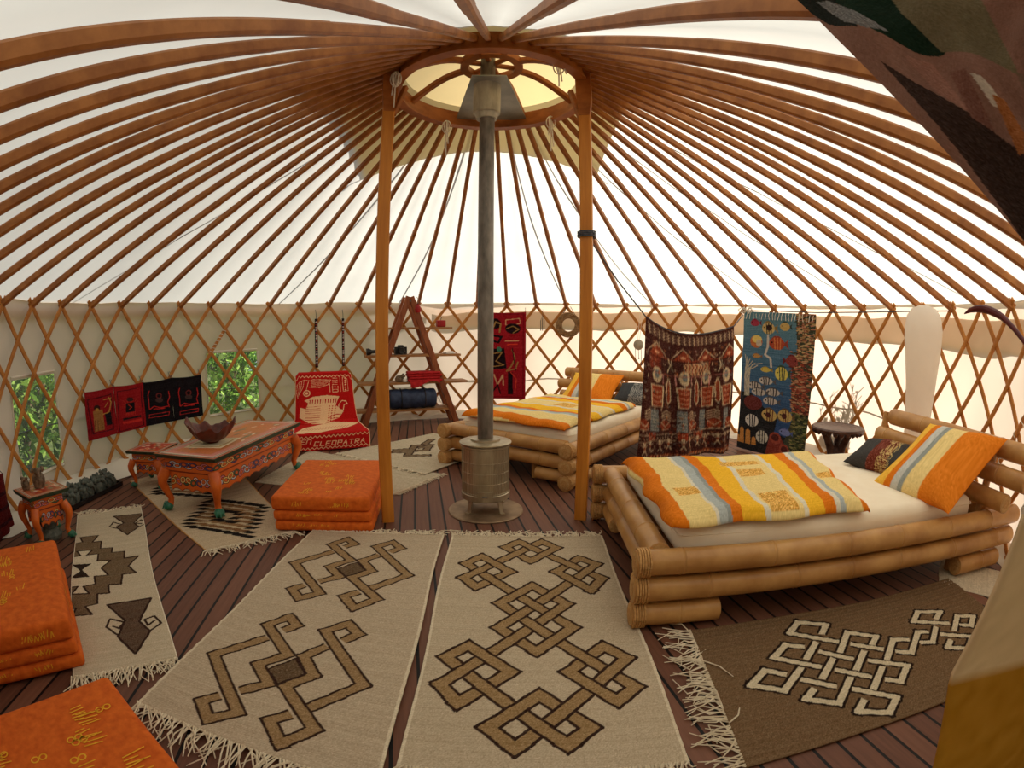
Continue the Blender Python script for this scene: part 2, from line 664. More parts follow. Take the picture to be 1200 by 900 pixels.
# second layer hanging outside over the wall head, canvas skirt on the deck
mb = MB()
mb.grid(lambda u, v: pol(RW + .024 + .004 * math.sin(u * 90), -.22 + u * 2.3,
                         HW - .045 + v * -(.215 + .03 * u + .018 * abs(math.sin(u * 30)))), 110, 4)
struct(mb.build('trim_1', M['flap'], smooth=180))
mb = MB()
mb.grid(lambda u, v: pol(RW + .05 + .006 * math.sin(u * 60), -2.6 + u * 2.38, HW - .02 - v * .085), 80, 2)
struct(mb.build('trim_2', M['flap'], smooth=180))


def skirt(u, v):
    a = -DOOR + 2 * DOOR * u
    w = .13 + .05 * math.sin(a * 7.3) + .035 * math.sin(a * 17.1 + 1) + .02 * math.sin(a * 41)
    if -2.0 < a < -1.25:
        w += .12 + .05 * math.sin(a * 19)
    if -.62 < a < .1:
        w += .10 * (1 + math.sin(a * 11 + 2)) * .6
    r = R + .03 - w * v
    return pol(r, a, .004 + .10 * (1 - v) ** 2 + .022 * v * (1 - v) * 4 * (1 + math.sin(a * 37 + 5 * v)) + .006 * v)


mb = MB()
mb.grid(skirt, 330, 7)
struct(mb.build('trim_3', M['skirt'], smooth=180))

# plain door frame round the doorway behind the lens
mb = MB()
for s in (-1, 1):
    mb.box((.62 * s, -3.47, .77), (.07, .09, 1.54))
mb.box((0, -3.47, 1.535), (1.31, .09, .07))
door = struct(mb.build('door_1', M['post'], smooth=0))
mb = MB()
mb.grid(lambda u, v: Vector((-.60 + 1.2 * u, -3.60 - .012 * math.sin(u * 23), .01 + 1.5 * v)), 40, 6)
mb.build('light_block_flap', M['wall'], door, 180)  # unseen canvas added behind the lens to cut daylight on the foreground

# roof canvas (a cone with the crown left open) and the square cover over the crown
mb = MB()


def roof(u, v):
    a = 2 * PI * u
    r = (R + .052) + (RC - .07 - R - .052) * v
    return pol(r, a, zroof(r) + .052 + .008 * math.sin(a * 55) * (1 - v) * v * 4 + .01 * math.sin(a * 9 + 5 * v) * (1 - v))


mb.grid(roof, 220, 24)
struct(mb.build('ceiling', M['roof'], smooth=180))

cover = thing('crown_cover', 'tan canvas square lying over the wooden crown of the roof', 'roof cover', (0, 0, HC))


def zcover(x, y):
    r = math.hypot(x, y)
    if r > RC:
        return zroof(r) + .085
    return zroof(RC) + .085 + .20 * (1 - (r / RC) ** 2)


def cov(u, v):
    # square laid a little askew, its sides bowed by the cone
    c, s = math.cos(.04), math.sin(.04)
    x, y = (u - .5) * 2.12, (v - .5) * 2.04
    p = Vector((x * c - y * s - .06, x * s + y * c + .06, 0))
    p.z = zcover(p.x, p.y) - HC
    return p


mb = MB()
mb.grid(cov, 44, 44)
mb.build('cover_cloth', M['cover'], cover, 180)
for u, v, dx, dy in ((0, 1, -.14, .05), (1, 1, .12, .05), (0, 0, -.1, -.1), (1, 0, .1, -.1)):
    p = cov(u, v)
    mb = MB()
    mb.tube([p, p + Vector((dx * .5, dy * .5, .0)), p + Vector((dx, dy, -.05))], .006, 5)
    mb.build('tie_string', M['rope'], cover)

# ------------------------------------------------------------------ lattice wall (three tied sections)
ROWS = 6
RL = R - .012


def lath(i, sgn, parent):
    """one lath of the trellis: from the head at rafter i down and sideways"""
    a0 = phi_of(i)
    dz = HW / ROWS
    t0, t1 = -.18, ROWS + .12
    rr = RL - (.0 if sgn > 0 else .011)
    pts = []
    for k in range(13):
        t = t0 + (t1 - t0) * k / 12
        a = a0 + sgn * DPHI / 2 * t
        if abs(a) > DOOR:
            continue
        pts.append(pol(rr, a, max(.012, HW - dz * t)))
    if len(pts) < 3:
        return
    mb = MB()
    vs, fs = [], []
    w, h = .019, .006
    for q, p in enumerate(pts):
        t = (pts[min(q + 1, len(pts) - 1)] - pts[max(q - 1, 0)]).normalized()
        n = Vector((p.x, p.y, 0)).normalized()
        s = t.cross(n).normalized()
        vs += [p + s * w - n * h * .4, p + s * w * .6 - n * h, p - s * w * .6 - n * h, p - s * w - n * h * .4, p - s * w + n * h, p + s * w + n * h]
    for q in range(len(pts) - 1):
        fs += [(q * 6 + k, q * 6 + (k + 1) % 6, q * 6 + 6 + (k + 1) % 6, q * 6 + 6 + k) for k in range(6)]
    fs += [tuple(range(6))[::-1], tuple(range(len(vs) - 6, len(vs)))]
    mb.add(vs, fs)
    mb.build('lath', M['lath'], parent)


panels = [('left', range(-12, 8), 'wooden lattice wall section on the left behind the low orange table'),
          ('back', range(8, 34), 'wooden lattice wall section across the back, behind the shelf and the beds'),
          ('right', range(34, 47), 'wooden lattice wall section at the far right edge, beside the door cloth')]
for nm, rg, lab in panels:
    t = thing('lattice_panel', lab, 'lattice')
    for i in rg:
        lath(i, 1, t)
        lath(i, -1, t)

# cords binding neighbouring sections
for (i, zs, nw, lab) in ((7.5, (1.26, 1.0), 7, 'pale cord wound round the lattice seam above the right clear window'),
                     (34.0, (1.2, .42), 8, 'pale cord tied round the doubled lattice laths by the door cloth')):
    mb = MB()
    pts = []
    for x in np.linspace(0, 1, 150):                # one long winding
        z = zs[0] + (zs[-1] - zs[0]) * x
        a = phi_of(i) + (1 - (HW - z) / (HW / ROWS)) * DPHI / 2 if nw < 8 else phi_of(36) - DPHI / 2 * (HW - z) / (HW / ROWS)
        th = x * 2 * PI * nw
        pts.append(pol(RL - .008, a, z) + pol(.027 * math.cos(th), a + PI / 2, 0) + pol(.018 * math.sin(th), a, 0))
    mb.tube(pts, .004, 5)
    tag(mb.build('lashing_cord', M['rope']), lab, 'cord')

# ------------------------------------------------------------------ roof rafters
ORD = ('first second third fourth fifth sixth seventh eighth ninth tenth eleventh twelfth thirteenth fourteenth fifteenth sixteenth seventeenth '
       'eighteenth nineteenth twentieth twenty-first twenty-second twenty-third twenty-fourth twenty-fifth twenty-sixth twenty-seventh twenty-eighth twenty-ninth thirtieth').split()
for i in range(-13, 42):
    a = phi_of(i)
    jit = .006 * math.sin(i * 12.9)
    foot = pol(R - .035, a, HW + .012)
    head = pol(RC - .02, a + jit, HC + .012)
    mid = foot.lerp(head, .5) + Vector((0, 0, -.012 + .01 * math.sin(i * 7.7)))
    mb = MB()
    up = (0, 0, 1)
    d = (head - foot).normalized()
    w, h = .040, .050
    # foot notch, shaft in two lengths, tapered head
    mb.bar(foot - d * .045, foot + d * .03, w * 1.12, h * 1.05, up, bev=.01)
    mb.bar(foot + d * .02, mid, w, h, up, bev=.009)
    mb.bar(mid, head, w * .9, h * .95, up, bev=.009)
    if i <= 16:
        lab = 'brown roof rafter, %s to the left of the stovepipe counting along the wall head' % ORD[16 - i]
    else:
        lab = 'brown roof rafter, %s to the right of the stovepipe counting along the wall head' % ORD[i - 17]
    tag(mb.build('roof_rafter', M['rafter']), lab, 'rafter', 'roof rafters between the wall head and the crown')

# ------------------------------------------------------------------ crown wheel
crown = thing('skylight', 'round wooden crown wheel with curved spokes at the top of the roof', 'skylight', (0, 0, 2.9))
mb = MB()
mb.ring(RC - .045, RC, .0, .115, 72)
mb.build('outer_ring', M['ring'], crown)
mb = MB()
mb.ring(RC - .06, RC + .012, -.012, .004, 72)
mb.build('lower_hoop', M['ring'], crown)
mb = MB()
mb.ring(.165, .225, .215, .262, 40)
mb.build('inner_ring', M['ring'], crown)
for k in range(8):
    a = PI / 8 + k * PI / 4
    mb = MB()
    pts = []
    for q in range(9):
        t = q / 8
        r = RC - .04 + (.215 - RC + .04) * t
        pts.append(pol(r, a, .075 + .165 * math.sin(t * PI / 2)))
    for p, q in zip(pts[:-1], pts[1:]):
        mb.bar(p, q + (q - p) * .08, .05, .04, (0, 0, 1), bev=.007)
    mb.build('spoke', M['ring'], crown)
for k in range(3):
    a = .25 + k * PI / 3
    mb = MB()
    mb.bar(pol(.17, a, .245), pol(-.17, a, .245), .036, .03, (0, 0, 1), bev=.006)
    mb.build('cross_bar', M['ring'], crown)

# square metal sheet set between two spokes, carrying the flue
mb = MB()
a0, a1 = -.36, .36
lo = [Vector(p) for p in ((-.125, -.21, 2.945), (.105, -.21, 2.945), (.28, .625, 2.955), (-.30, .625, 2.955))]
hi = [p + Vector((0, 0, .008)) for p in lo]
mb.add(lo + hi, [(0, 1, 2, 3), (7, 6, 5, 4), (0, 4, 5, 1), (1, 5, 6, 2), (2, 6, 7, 3), (3, 7, 4, 0)])
tag(mb.build('flue_plate', M['flash'], smooth=0), 'grey metal sheet between the crown spokes around the top of the stovepipe', 'metal plate')

# ------------------------------------------------------------------ the two posts under the crown
for nm, x, y, rz, side in (('l', -.64, -.36, .28, 'left'), ('r', .61, -.29, -.28, 'right')):
    t = thing('crown_post', 'honey coloured square wooden post just %s of the stove, holding up the crown' % ('left' if nm == 'l' else 'right'), 'post', (x, y, 0), rz)
    mb = MB()
    mb.bar((0, 0, 0.0), (0, 0, 2.84), .078, .055, (0, 1, 0), bev=.006)
    mb.build('shaft', M['post'], t)
    mb = MB()
    s = 1 if nm == 'l' else -1
    prof = [(-.035, 2.62), (.035, 2.62), (.05, 2.74), (.045, 2.95), (.02, 3.02), (-.03, 3.02), (-.055, 2.96), (-.05, 2.80)]
    vs = [(px, y_, pz) for y_ in (-.034, .034) for px, pz in prof]
    n = len(prof)
    mb.add(vs, [tuple(range(n)), tuple(range(n, 2 * n))[::-1]] + [(k, n + k, n + (k + 1) % n, (k + 1) % n) for k in range(n)])
    mb.build('post_head', M['ring'], t)
    mb = MB()
    mb.bar((s * .03, .03, 2.62), (s * .11, .14, 2.88), .035, .035, (0, 0, 1), bev=.005)
    mb.build('brace', M['ring'], t)

# white cords knotted round the crown
def cord_bundle(p, loops, tails, lab, sc=1.0):
    mb = MB()
    p = Vector(p)
    for k in range(loops):
        ph = k * 1.1
        pts = [p + Vector((.035 * sc * math.sin(x) * math.cos(ph), .035 * sc * math.sin(x) * math.sin(ph), -.055 * sc + .055 * sc * math.cos(x))) for x in np.linspace(0, 2 * PI, 15)]
        mb.tube(pts, .0045, 5)
    for k, (dx, L) in enumerate(tails):
        mb.tube([p, p + Vector((dx * .5, -.01 * k, -L * .5)), p + Vector((dx, .006 * k, -L))], .005, 5)
    tag(mb.build('tie_cord', M['rope']), lab, 'cord')


cord_bundle((-.60, -.40, 2.90), 6, ((.0, .26), (-.02, .17)), 'coil of white cord hanging from the crown at the head of the left post')
cord_bundle((.43, -.44, 2.96), 2, ((.0, .2), (.02, .16), (.05, .1)), 'white cord with a loop hanging from the near right rim of the crown')
cord_bundle((-.36, .50, 2.90), 2, ((-.01, .24), (.015, .2), (.0, .3)), 'white cords dangling from the far rim of the crown, left of the stovepipe')
cord_bundle((.46, .44, 2.92), 2, ((.0, .3), (.02, .26), (-.02, .16)), 'white cords dangling from the far rim of the crown, right of the stovepipe')

# ------------------------------------------------------------------ stove with its long flue
st = thing('stove', 'round silver metal stove standing on a metal disc in the middle of the deck', 'stove', (-.015, -.10, 0.012))
mb = MB()
mb.lathe([(.152, .085), (.158, .09), (.158, .44), (.165, .445), (.165, .455), (.15, .462)], 40)
for z in (.14, .21, .28, .35):
    mb.lathe([(.158, z - .002), (.1602, z), (.158, z + .002)], 40, cap=False)
for k in range(56):
    a = 2 * PI * k / 56
    mb.bar(pol(.1585, a, .13), pol(.1585, a, .44), .003, .003, pol(1, a))
mb.build('body', M['steel'], st)
mb = MB()
mb.lathe([(.0, .462), (.172, .462), (.174, .470), (.165, .476), (.10, .48), (.098, .492), (.0, .494)], 40, cap=False)
mb.build('top_plate', M['steel'], st)
mb = MB()
mb.lathe([(.159, .088), (.164, .092), (.164, .128), (.159, .132)], 40, cap=False)
mb.build('ash_band', M['steel'], st)
dr = MB()
A = [PI + x for x in np.linspace(-.32, .32, 9)]
for a, c in zip(A[:-1], A[1:]):
    p0, p1 = pol(.168, a), pol(.168, c)
    vs = [Vector((p.x, p.y, z)) for z in (.095, .165) for p in (p0, p1)] + [Vector((p.x * .95, p.y * .95, z)) for z in (.095, .165) for p in (p0, p1)]
    dr.add(vs, [(0, 1, 3, 2), (0, 4, 5, 1), (2, 3, 7, 6), (0, 2, 6, 4), (1, 5, 7, 3)])
d_ = dr.build('door', M['steel'], st)
mb = MB()
mb.tube([pol(.168, PI - .1, .135), pol(.18, PI - .08, .135), pol(.18, PI + .08, .135), pol(.168, PI + .1, .135)], .004, 6)
mb.build('handle', M['pipe'], d_)
for a in (PI - .75, PI + .75, .75, -.75):
    mb = MB()
    mb.bar(pol(.135, a, .10), pol(.158, a, .0), .03, .008, pol(1, a))
    mb.bar(pol(.146, a, .004), pol(.178, a, .004), .03, .006)
    mb.build('leg', M['steel'], st)
mb = MB()
mb.tube([(0, 0, .49), (0, .0, 1.3), (-.006, .04, 2.2), (-.012, .08, 3.6)], .052, 24)
fp = mb.build('flue_pipe', M['pipe'], st)
mb = MB()
mb.lathe([(.054, -.255), (.072, -.255), (.078, -.215), (.094, -.21), (.096, .02), (.054, .03)], 28, c=(-.012, .06, 2.925))
mb.build('pipe_sleeve', M['sleeve'], st)
mb = MB()
mb.lathe([(.0, .22), (.22, .10), (.22, .09), (.0, .18)], 24, c=(-.012, .08, 3.50), cap=False)
for k in range(3):
    mb.bar(pol(.05, k * 2.1, 3.52) + Vector((-.012, .08, 0)), pol(.17, k * 2.1, 3.61) + Vector((-.012, .08, 0)), .015, .004)
mb.build('rain_cap', M['pipe'], st)
mb = MB()
mb.lathe([(.0, 0), (.252, 0), (.256, .006), (.25, .012), (.0, .011)], 48, c=(-.015, -.12, 0), cap=False)
tag(mb.build('hearth_disc', M['hearth']), 'round metal hearth plate lying on the deck under the silver stove', 'hearth plate')

# ------------------------------------------------------------------ rug motifs, in metres on the deck
KNOT_A = [[(0.077, -1.594), (0.593, -0.998), (0.51, -0.913), (0.373, -1.066), (0.518, -1.276), (0.595, -1.163), (0.194, -0.676), (0.116, -0.756), (0.246, -0.936), (0.401, -0.763), (0.327, -0.671), (-0.096, -1.133), (-0.031, -1.23), (0.133, -1.063), (-0.016, -0.878), (-0.094, -0.97), (0.388, -1.601), (0.224, -1.773), (0.077, -1.594)], [(0.385, -1.4), (-0.132, -1.983), (-0.061, -2.088), (0.12, -1.906), (-0.042, -1.729), (-0.126, -1.813), (0.287, -2.303), (0.368, -2.225), (0.218, -2.045), (0.043, -2.21), (0.126, -2.313), (0.564, -1.847), (0.491, -1.752), (0.335, -1.914), (0.48, -2.101), (0.558, -2.03), (0.082, -1.386), (0.239, -1.216), (0.385, -1.4)]]
KNOT_A_OVER = [((0.409, -1.119), (0.48, -1.221)), ((0.484, -1.124), (0.565, -1.03)), ((0.202, -1.357), (0.277, -1.456)), ((0.122, -1.542), (0.203, -1.448)), ((0.277, -1.362), (0.359, -1.269)), ((0.486, -1.031), (0.408, -0.935)), ((0.289, -0.888), (0.372, -0.796)), ((0.294, -0.798), (0.215, -0.702)), ((0.217, -0.792), (0.133, -0.883)), ((0.095, -1.015), (0.017, -0.919)), ((0.015, -1.012), (-0.069, -1.103)), ((0.008, -1.103), (0.083, -1.202)), ((0.345, -1.445), (0.263, -1.538)), ((0.118, -1.348), (0.202, -1.256)), ((0.348, -1.643), (0.262, -1.733)), ((0.184, -1.627), (0.101, -1.72)), ((0.069, -1.85), (-0.015, -1.758)), ((-0.014, -1.85), (-0.097, -1.943)), ((0.262, -1.63), (0.189, -1.53)), ((-0.011, -1.95), (0.069, -2.045)), ((0.18, -2.08), (0.09, -2.166)), ((0.175, -2.171), (0.255, -2.265)), ((0.251, -2.18), (0.336, -2.09)), ((0.372, -1.962), (0.448, -2.06)), ((0.442, -1.976), (0.527, -1.886)), ((0.45, -1.883), (0.376, -1.783))]
SCROLL_B = [[(-0.864, -1.805), (-1.029, -1.984), (-0.785, -2.281), (-0.87, -2.348), (-0.938, -2.266), (-0.887, -2.216)], [(-0.818, -1.737), (-0.773, -1.687), (-0.831, -1.626), (-0.903, -1.712), (-0.735, -1.901), (-0.827, -1.994), (-0.741, -2.098), (-0.83, -2.168)], [(-0.545, -1.766), (-0.493, -1.707), (-0.557, -1.632), (-0.637, -1.706), (-0.399, -2.033), (-0.555, -2.194)], [(-0.598, -1.814), (-0.67, -1.898), (-0.593, -2.009), (-0.675, -2.097), (-0.502, -2.293), (-0.589, -2.388), (-0.663, -2.292), (-0.603, -2.239)]]
SCROLL_B_CORE = [(-0.785, -2.013), (-0.695, -1.913), (-0.62, -2.007), (-0.709, -2.097)]
SCROLL_B_SHIFT = (0.022, 0.891)
KNOT_R = [[(1.437, -1.883), (1.501, -1.82), (1.383, -1.76), (1.3, -1.827), (1.48, -1.963)], [(1.438, -2.035), (1.562, -1.911), (1.672, -1.994), (1.61, -2.043)], [(1.521, -1.997), (1.641, -2.093)], [(1.382, -1.927), (1.268, -2.029)], [(1.311, -1.945), (1.238, -1.904), (1.146, -1.973), (1.306, -2.098)], [(1.353, -1.994), (1.468, -2.101)], [(1.553, -2.063), (1.431, -2.171)], [(1.604, -2.164), (1.733, -2.049), (1.806, -2.083)], [(1.522, -2.131), (1.665, -2.236), (1.568, -2.311), (1.513, -2.27)], [(1.682, -2.129), (1.747, -2.169), (1.89, -2.052), (1.94, -2.076)], [(1.39, -2.058), (1.266, -2.167)], [(1.144, -2.094), (1.074, -2.042), (0.982, -2.113), (1.09, -2.181), (1.226, -2.069)], [(1.184, -2.137), (1.297, -2.232)], [(1.35, -2.131), (1.47, -2.235)], [(1.558, -2.194), (1.425, -2.306)], [(1.207, -2.209), (1.144, -2.254), (1.251, -2.322), (1.386, -2.199)], [(1.348, -2.265), (1.487, -2.386), (1.402, -2.45), (1.294, -2.393), (1.359, -2.341)], [(1.837, -2.127), (1.903, -2.149), (2.011, -2.058)], [(2.061, -2.005), (2.137, -1.96), (2.021, -1.905), (1.935, -1.967), (2.102, -2.07)], [(2.072, -2.132), (2.194, -2.037), (2.278, -2.081), (2.194, -2.141), (2.142, -2.103)], [(1.983, -2.119), (2.124, -2.214), (2.028, -2.275), (1.94, -2.218), (2.001, -2.179)]]
STEP = [(-2.555, -1.184), (-2.446, -1.103), (-2.404, -1.211), (-2.354, -1.174), (-2.283, -1.264), (-2.215, -1.22), (-2.17, -1.283), (-2.097, -1.239), (-2.031, -1.321), (-1.963, -1.265), (-1.937, -1.399), (-1.834, -1.454), (-1.898, -1.505), (-1.835, -1.594), (-1.899, -1.633), (-1.834, -1.702), (-1.891, -1.738), (-1.821, -1.82), (-1.862, -1.872), (-1.773, -1.916), (-1.865, -1.98), (-1.894, -1.909), (-1.949, -1.946), (-2.011, -1.886), (-2.073, -1.916), (-2.149, -1.833), (-2.217, -1.866), (-2.312, -1.769), (-2.39, -1.808), (-2.436, -1.689), (-2.569, -1.632), (-2.482, -1.575), (-2.574, -1.489), (-2.394, -1.549), (-2.511, -1.427), (-2.453, -1.368), (-2.524, -1.297), (-2.472, -1.24)]
STEP_IN = [(-2.408, -1.366), (-2.314, -1.309), (-2.3, -1.383), (-2.239, -1.333), (-2.17, -1.421), (-2.099, -1.377), (-2.08, -1.485), (-1.979, -1.538), (-2.051, -1.582), (-1.979, -1.654), (-2.022, -1.711), (-1.935, -1.757), (-2.025, -1.81), (-2.05, -1.724), (-2.098, -1.758), (-2.174, -1.69), (-2.241, -1.735), (-2.272, -1.634), (-2.392, -1.579), (-2.317, -1.544), (-2.384, -1.467), (-2.334, -1.404)]
STEP_CORE = [(-2.286, -1.53), (-2.184, -1.462), (-2.176, -1.554), (-2.075, -1.6), (-2.163, -1.666), (-2.179, -1.569)]
SHIELD_1 = [(-1.76, -1.809), (-1.578, -1.662), (-1.505, -1.87), (-1.404, -1.922), (-1.363, -2.094), (-1.524, -2.016), (-1.577, -1.89)]
SHIELD_2 = [(-2.594, -0.767), (-2.404, -0.635), (-2.355, -0.819), (-2.27, -0.868), (-2.255, -1.012), (-2.416, -0.94), (-2.428, -0.845)]
CURLS = [[(-1.525, -2.007), (-1.631, -1.975), (-1.658, -1.909), (-1.574, -1.902), (-1.561, -1.959), (-1.602, -1.955)], [(-1.404, -1.922), (-1.398, -1.842), (-1.464, -1.8), (-1.492, -1.846), (-1.443, -1.883), (-1.436, -1.837)], [(-2.382, -0.947), (-2.48, -0.944), (-2.508, -0.866), (-2.421, -0.871), (-2.433, -0.915)], [(-2.263, -0.877), (-2.265, -0.78), (-2.341, -0.754), (-2.337, -0.825), (-2.289, -0.816)]]
KNOT_K = [[(-0.954, 1.521), (-0.868, 1.55)], [(-0.952, 1.435), (-0.859, 1.443), (-0.858, 1.551)], [(-0.803, 1.303), (-0.616, 1.337)], [(-0.804, 1.364), (-0.799, 1.715), (-0.643, 1.772), (-0.655, 1.544), (-0.73, 1.517)], [(-0.724, 1.651), (-0.643, 1.688)], [(-0.664, 2.018), (-0.704, 1.816)]]

# ------------------------------------------------------------------ rugs
INK, TAN, CREAM, BROWN = (52, 34, 26), (150, 122, 88), (196, 180, 152), (112, 92, 68)


def ribbons(name, ends, n, ln, parent, z, wild=.5, sd=1):
    """fringe of twisted yarn along the line ends=(a, b), lying away from the rug (to the right of a->b)"""
    rr = random.Random(sd)
    a, b_ = Vector(ends[0] + (0,)), Vector(ends[1] + (0,))
    d = (b_ - a)
    o = Vector((d.y, -d.x, 0)).normalized()
    mb = MB()
    for k in range(n):
        p = a + d * ((k + rr.random() * .8) / n)
        p.z = z + .003
        ang = rr.gauss(0, wild)
        dr = Vector((o.x * math.cos(ang) - o.y * math.sin(ang), o.x * math.sin(ang) + o.y * math.cos(ang), 0))
        L = ln * rr.uniform(.55, 1.15)
        side = Vector((-dr.y, dr.x, 0)) * rr.gauss(0, .28) * L
        q = p + dr * L * .5 + side
        e = p + dr * L + side * rr.uniform(-.6, 1.6)
        q.z, e.z = max(.006, z * .6) + rr.uniform(.002, .014), .005 + rr.uniform(0, .006)
        mb.tube([p - o * .01, q, e], [.0035, .0032, .0022], 4)
    mb.build(name, M['fringe'], parent)


def rug(label, quad, paint, z, res, base, ends=(), grain=9, streak=3, seed=3, sag=.003, cat='rug', edge=None):
    nx, ny = res
    t = thing('woven_rug', label, cat, (0, 0, 0))
    P = Paint(nx, ny, quad, base, grain, seed, streak)
    paint(P)
    if edge is not None:
        for m in (P.u < .012, P.u > .988):
            P.C[m] = edge
    bow = .006

    def pos(u, v):
        x = P.X + bow * np.sin(v * 9 + seed) * (np.abs(u - .5) * 2) ** 4
        y = P.Y + bow * np.sin(u * 8 + seed) * (np.abs(v - .5) * 2) ** 4
        return x, y, z + sag * wob(u, v, 1.1, 1.7, seed) * .6 + .0015 * np.sin(v * 160)
    P.build('weave', pos, M['paint'], t, thick=.006)
    for k, (e, n, L) in enumerate(ends):
        ribbons('fringe', e, n, L, t, z, sd=seed * 7 + k)
    return t


def p_knot(P):
    for path in KNOT_A:
        P.line(path, .068, INK, square='joint')
    for path in KNOT_A:
        P.line(path, .044, (150, 122, 84), square='joint', jit=8)
    for (ax, ay), (bx, by) in KNOT_A_OVER:
        cx_, cy_ = (ax + bx) / 2, (ay + by) / 2
        f = .60
        P.line([(cx_ + (ax - cx_) * f, cy_ + (ay - cy_) * f), (cx_ + (bx - cx_) * f, cy_ + (by - cy_) * f)], .068, INK, square='joint')
        P.line([(cx_ + (ax - cx_) * .72, cy_ + (ay - cy_) * .72), (cx_ + (bx - cx_) * .72, cy_ + (by - cy_) * .72)], .044, (150, 122, 84), square='joint', jit=8)


def p_scroll(P):
    for k in (0, 1):
        sh = (SCROLL_B_SHIFT[0] * k, SCROLL_B_SHIFT[1] * k)
        mv = lambda pts: [(x + sh[0], y + sh[1]) for x, y in pts]
        for h in SCROLL_B:
            P.line(mv(h), .058, INK, square='joint')
            P.line(mv(h), .038, (148, 120, 84), square='joint', jit=8)
        P.poly(mv(SCROLL_B_CORE), INK)
        c = mv(SCROLL_B_CORE)
        cx, cy_ = sum(p[0] for p in c) / 4, sum(p[1] for p in c) / 4
        P.poly([(cx + (x - cx) * .85, cy_ + (y - cy_) * .85) for x, y in c], (98, 78, 56), jit=12)


def p_brown(P):
    for k in KNOT_R:
        P.line(k, .050, (38, 26, 20), square='joint')
    # dark ground showing in the knot
    for k in KNOT_R:
        P.line(k, .028, (204, 190, 160), square='joint', jit=6)


def shape(P, pts, fill, bd=.012):
    P.poly(pts, fill, jit=9)
    P.line(pts, bd, INK, closed=True)


def p_step(P):
    shape(P, STEP, BROWN)
    shape(P, STEP_IN, (206, 192, 164))
    P.poly(STEP_CORE, (48, 34, 26))
    shape(P, SHIELD_1, (92, 72, 56))
    shape(P, SHIELD_2, (104, 84, 64))
    for c in CURLS:
        P.line(c, .012, INK)


def p_jag(P):
    """two serrated diamonds, black, tan, brown and white"""
    u, v = P.u, P.v
    rows = 34
    r = np.floor(v * rows)
    f = v * rows - r
    for cv in (.26, .73):
        vq = (r + .5) / rows
        d = np.abs(u - .5 + (f - .5) * .085) / .46 + np.abs(vq - cv) / .235
        for lim, col in ((1.0, (26, 21, 20)), (.82, (190, 172, 140)), (.76, (124, 90, 58)), (.60, (186, 168, 136)), (.50, (140, 106, 70)), (.38, (28, 22, 20)), (.20, (180, 160, 126))):
            P._put(d < lim, col, 6)


def p_back(P):
    for k in KNOT_K:
        P.line(k, .085, INK, square=True)
    for k in KNOT_K:
        P.line(k, .055, (120, 100, 76), square=True, jit=8)


rug('beige rug with two interlaced scroll motifs, left of the middle rug in the foreground',
    [(-1.16, -2.37), (-.25, -2.50), (-.25, -.60), (-1.07, -.63)], p_scroll, .020, (270, 540), (184, 166, 140),
    [(((-1.17, -2.37), (-.25, -2.51)), 110, .12), (((-.25, -.60), (-1.07, -.63)), 120, .085)], seed=4, edge=(212, 198, 170))
rug('beige rug with a large brown endless knot, in the middle of the foreground',
    [(-.215, -2.41), (.645, -2.44), (.69, -.61), (-.21, -.58)], p_knot, .010, (270, 540), (186, 169, 142),
    [(((-.215, -2.41), (.645, -2.44)), 90, .04), (((.69, -.61), (-.21, -.58)), 150, .085)], seed=5, edge=(214, 200, 172))
rug('brown rug with a pale black-edged knot motif, on the right beside the near bamboo bed',
    [(.79, -2.50), (2.36, -2.50), (2.47, -1.70), (.87, -1.69)], p_brown, .008, (430, 230), (114, 90, 64),
    [(((.87, -1.69), (.79, -2.50)), 100, .13)], seed=6, streak=2)
rug('cream rug with a stepped brown diamond and two shields, beside the orange cushions',
    [(-1.52, -2.36), (-1.17, -2.06), (-2.51, -.53), (-2.90, -.86)], p_step, .013, (240, 480), (192, 177, 150),
    [(((-1.52, -2.36), (-1.17, -2.06)), 70, .10), (((-2.51, -.53), (-2.90, -.86)), 60, .09)], seed=7, edge=(224, 214, 190))
rug('pale rug with black and tan serrated diamonds, spread under the low orange table',
    [(-1.60, -1.06), (-1.17, -.62), (-2.62, 1.02), (-3.08, .02)], p_jag, .005, (230, 440), (188, 168, 138),
    [(((-1.60, -1.06), (-1.17, -.62)), 70, .09)], seed=8, edge=(190, 140, 84))
rug('beige rug with dark angular knot marks, partly under the far bamboo bed',
    [(-1.52, 1.33), (-.55, .70), (.1, 1.75), (-.68, 2.36)], p_back, .014, (230, 260), (190, 176, 150),
    [(((-1.52, 1.33), (-.55, .70)), 90, .06)], seed=9)
rug('plain grey-beige rug partly hidden behind the orange cushion by the left post',
    [(-1.92, .30), (-.66, .17), (-.39, .74), (-1.85, 1.45)], lambda P: P.line([(-1.7, 1.0), (-.9, .72)], .03, (140, 124, 104)), .005, (160, 160), (188, 174, 148),
    [(((-.70, .17), (-.39, .74)), 60, .05)], seed=10)
rug('small frayed cream rug showing past the head end of the near bamboo bed',
    [(2.58, -2.05), (2.90, -1.80), (2.66, -1.45), (2.38, -1.7)], lambda P: None, .004, (60, 60), (204, 192, 166),
    [(((2.58, -2.05), (2.90, -1.80)), 40, .07)], seed=11)

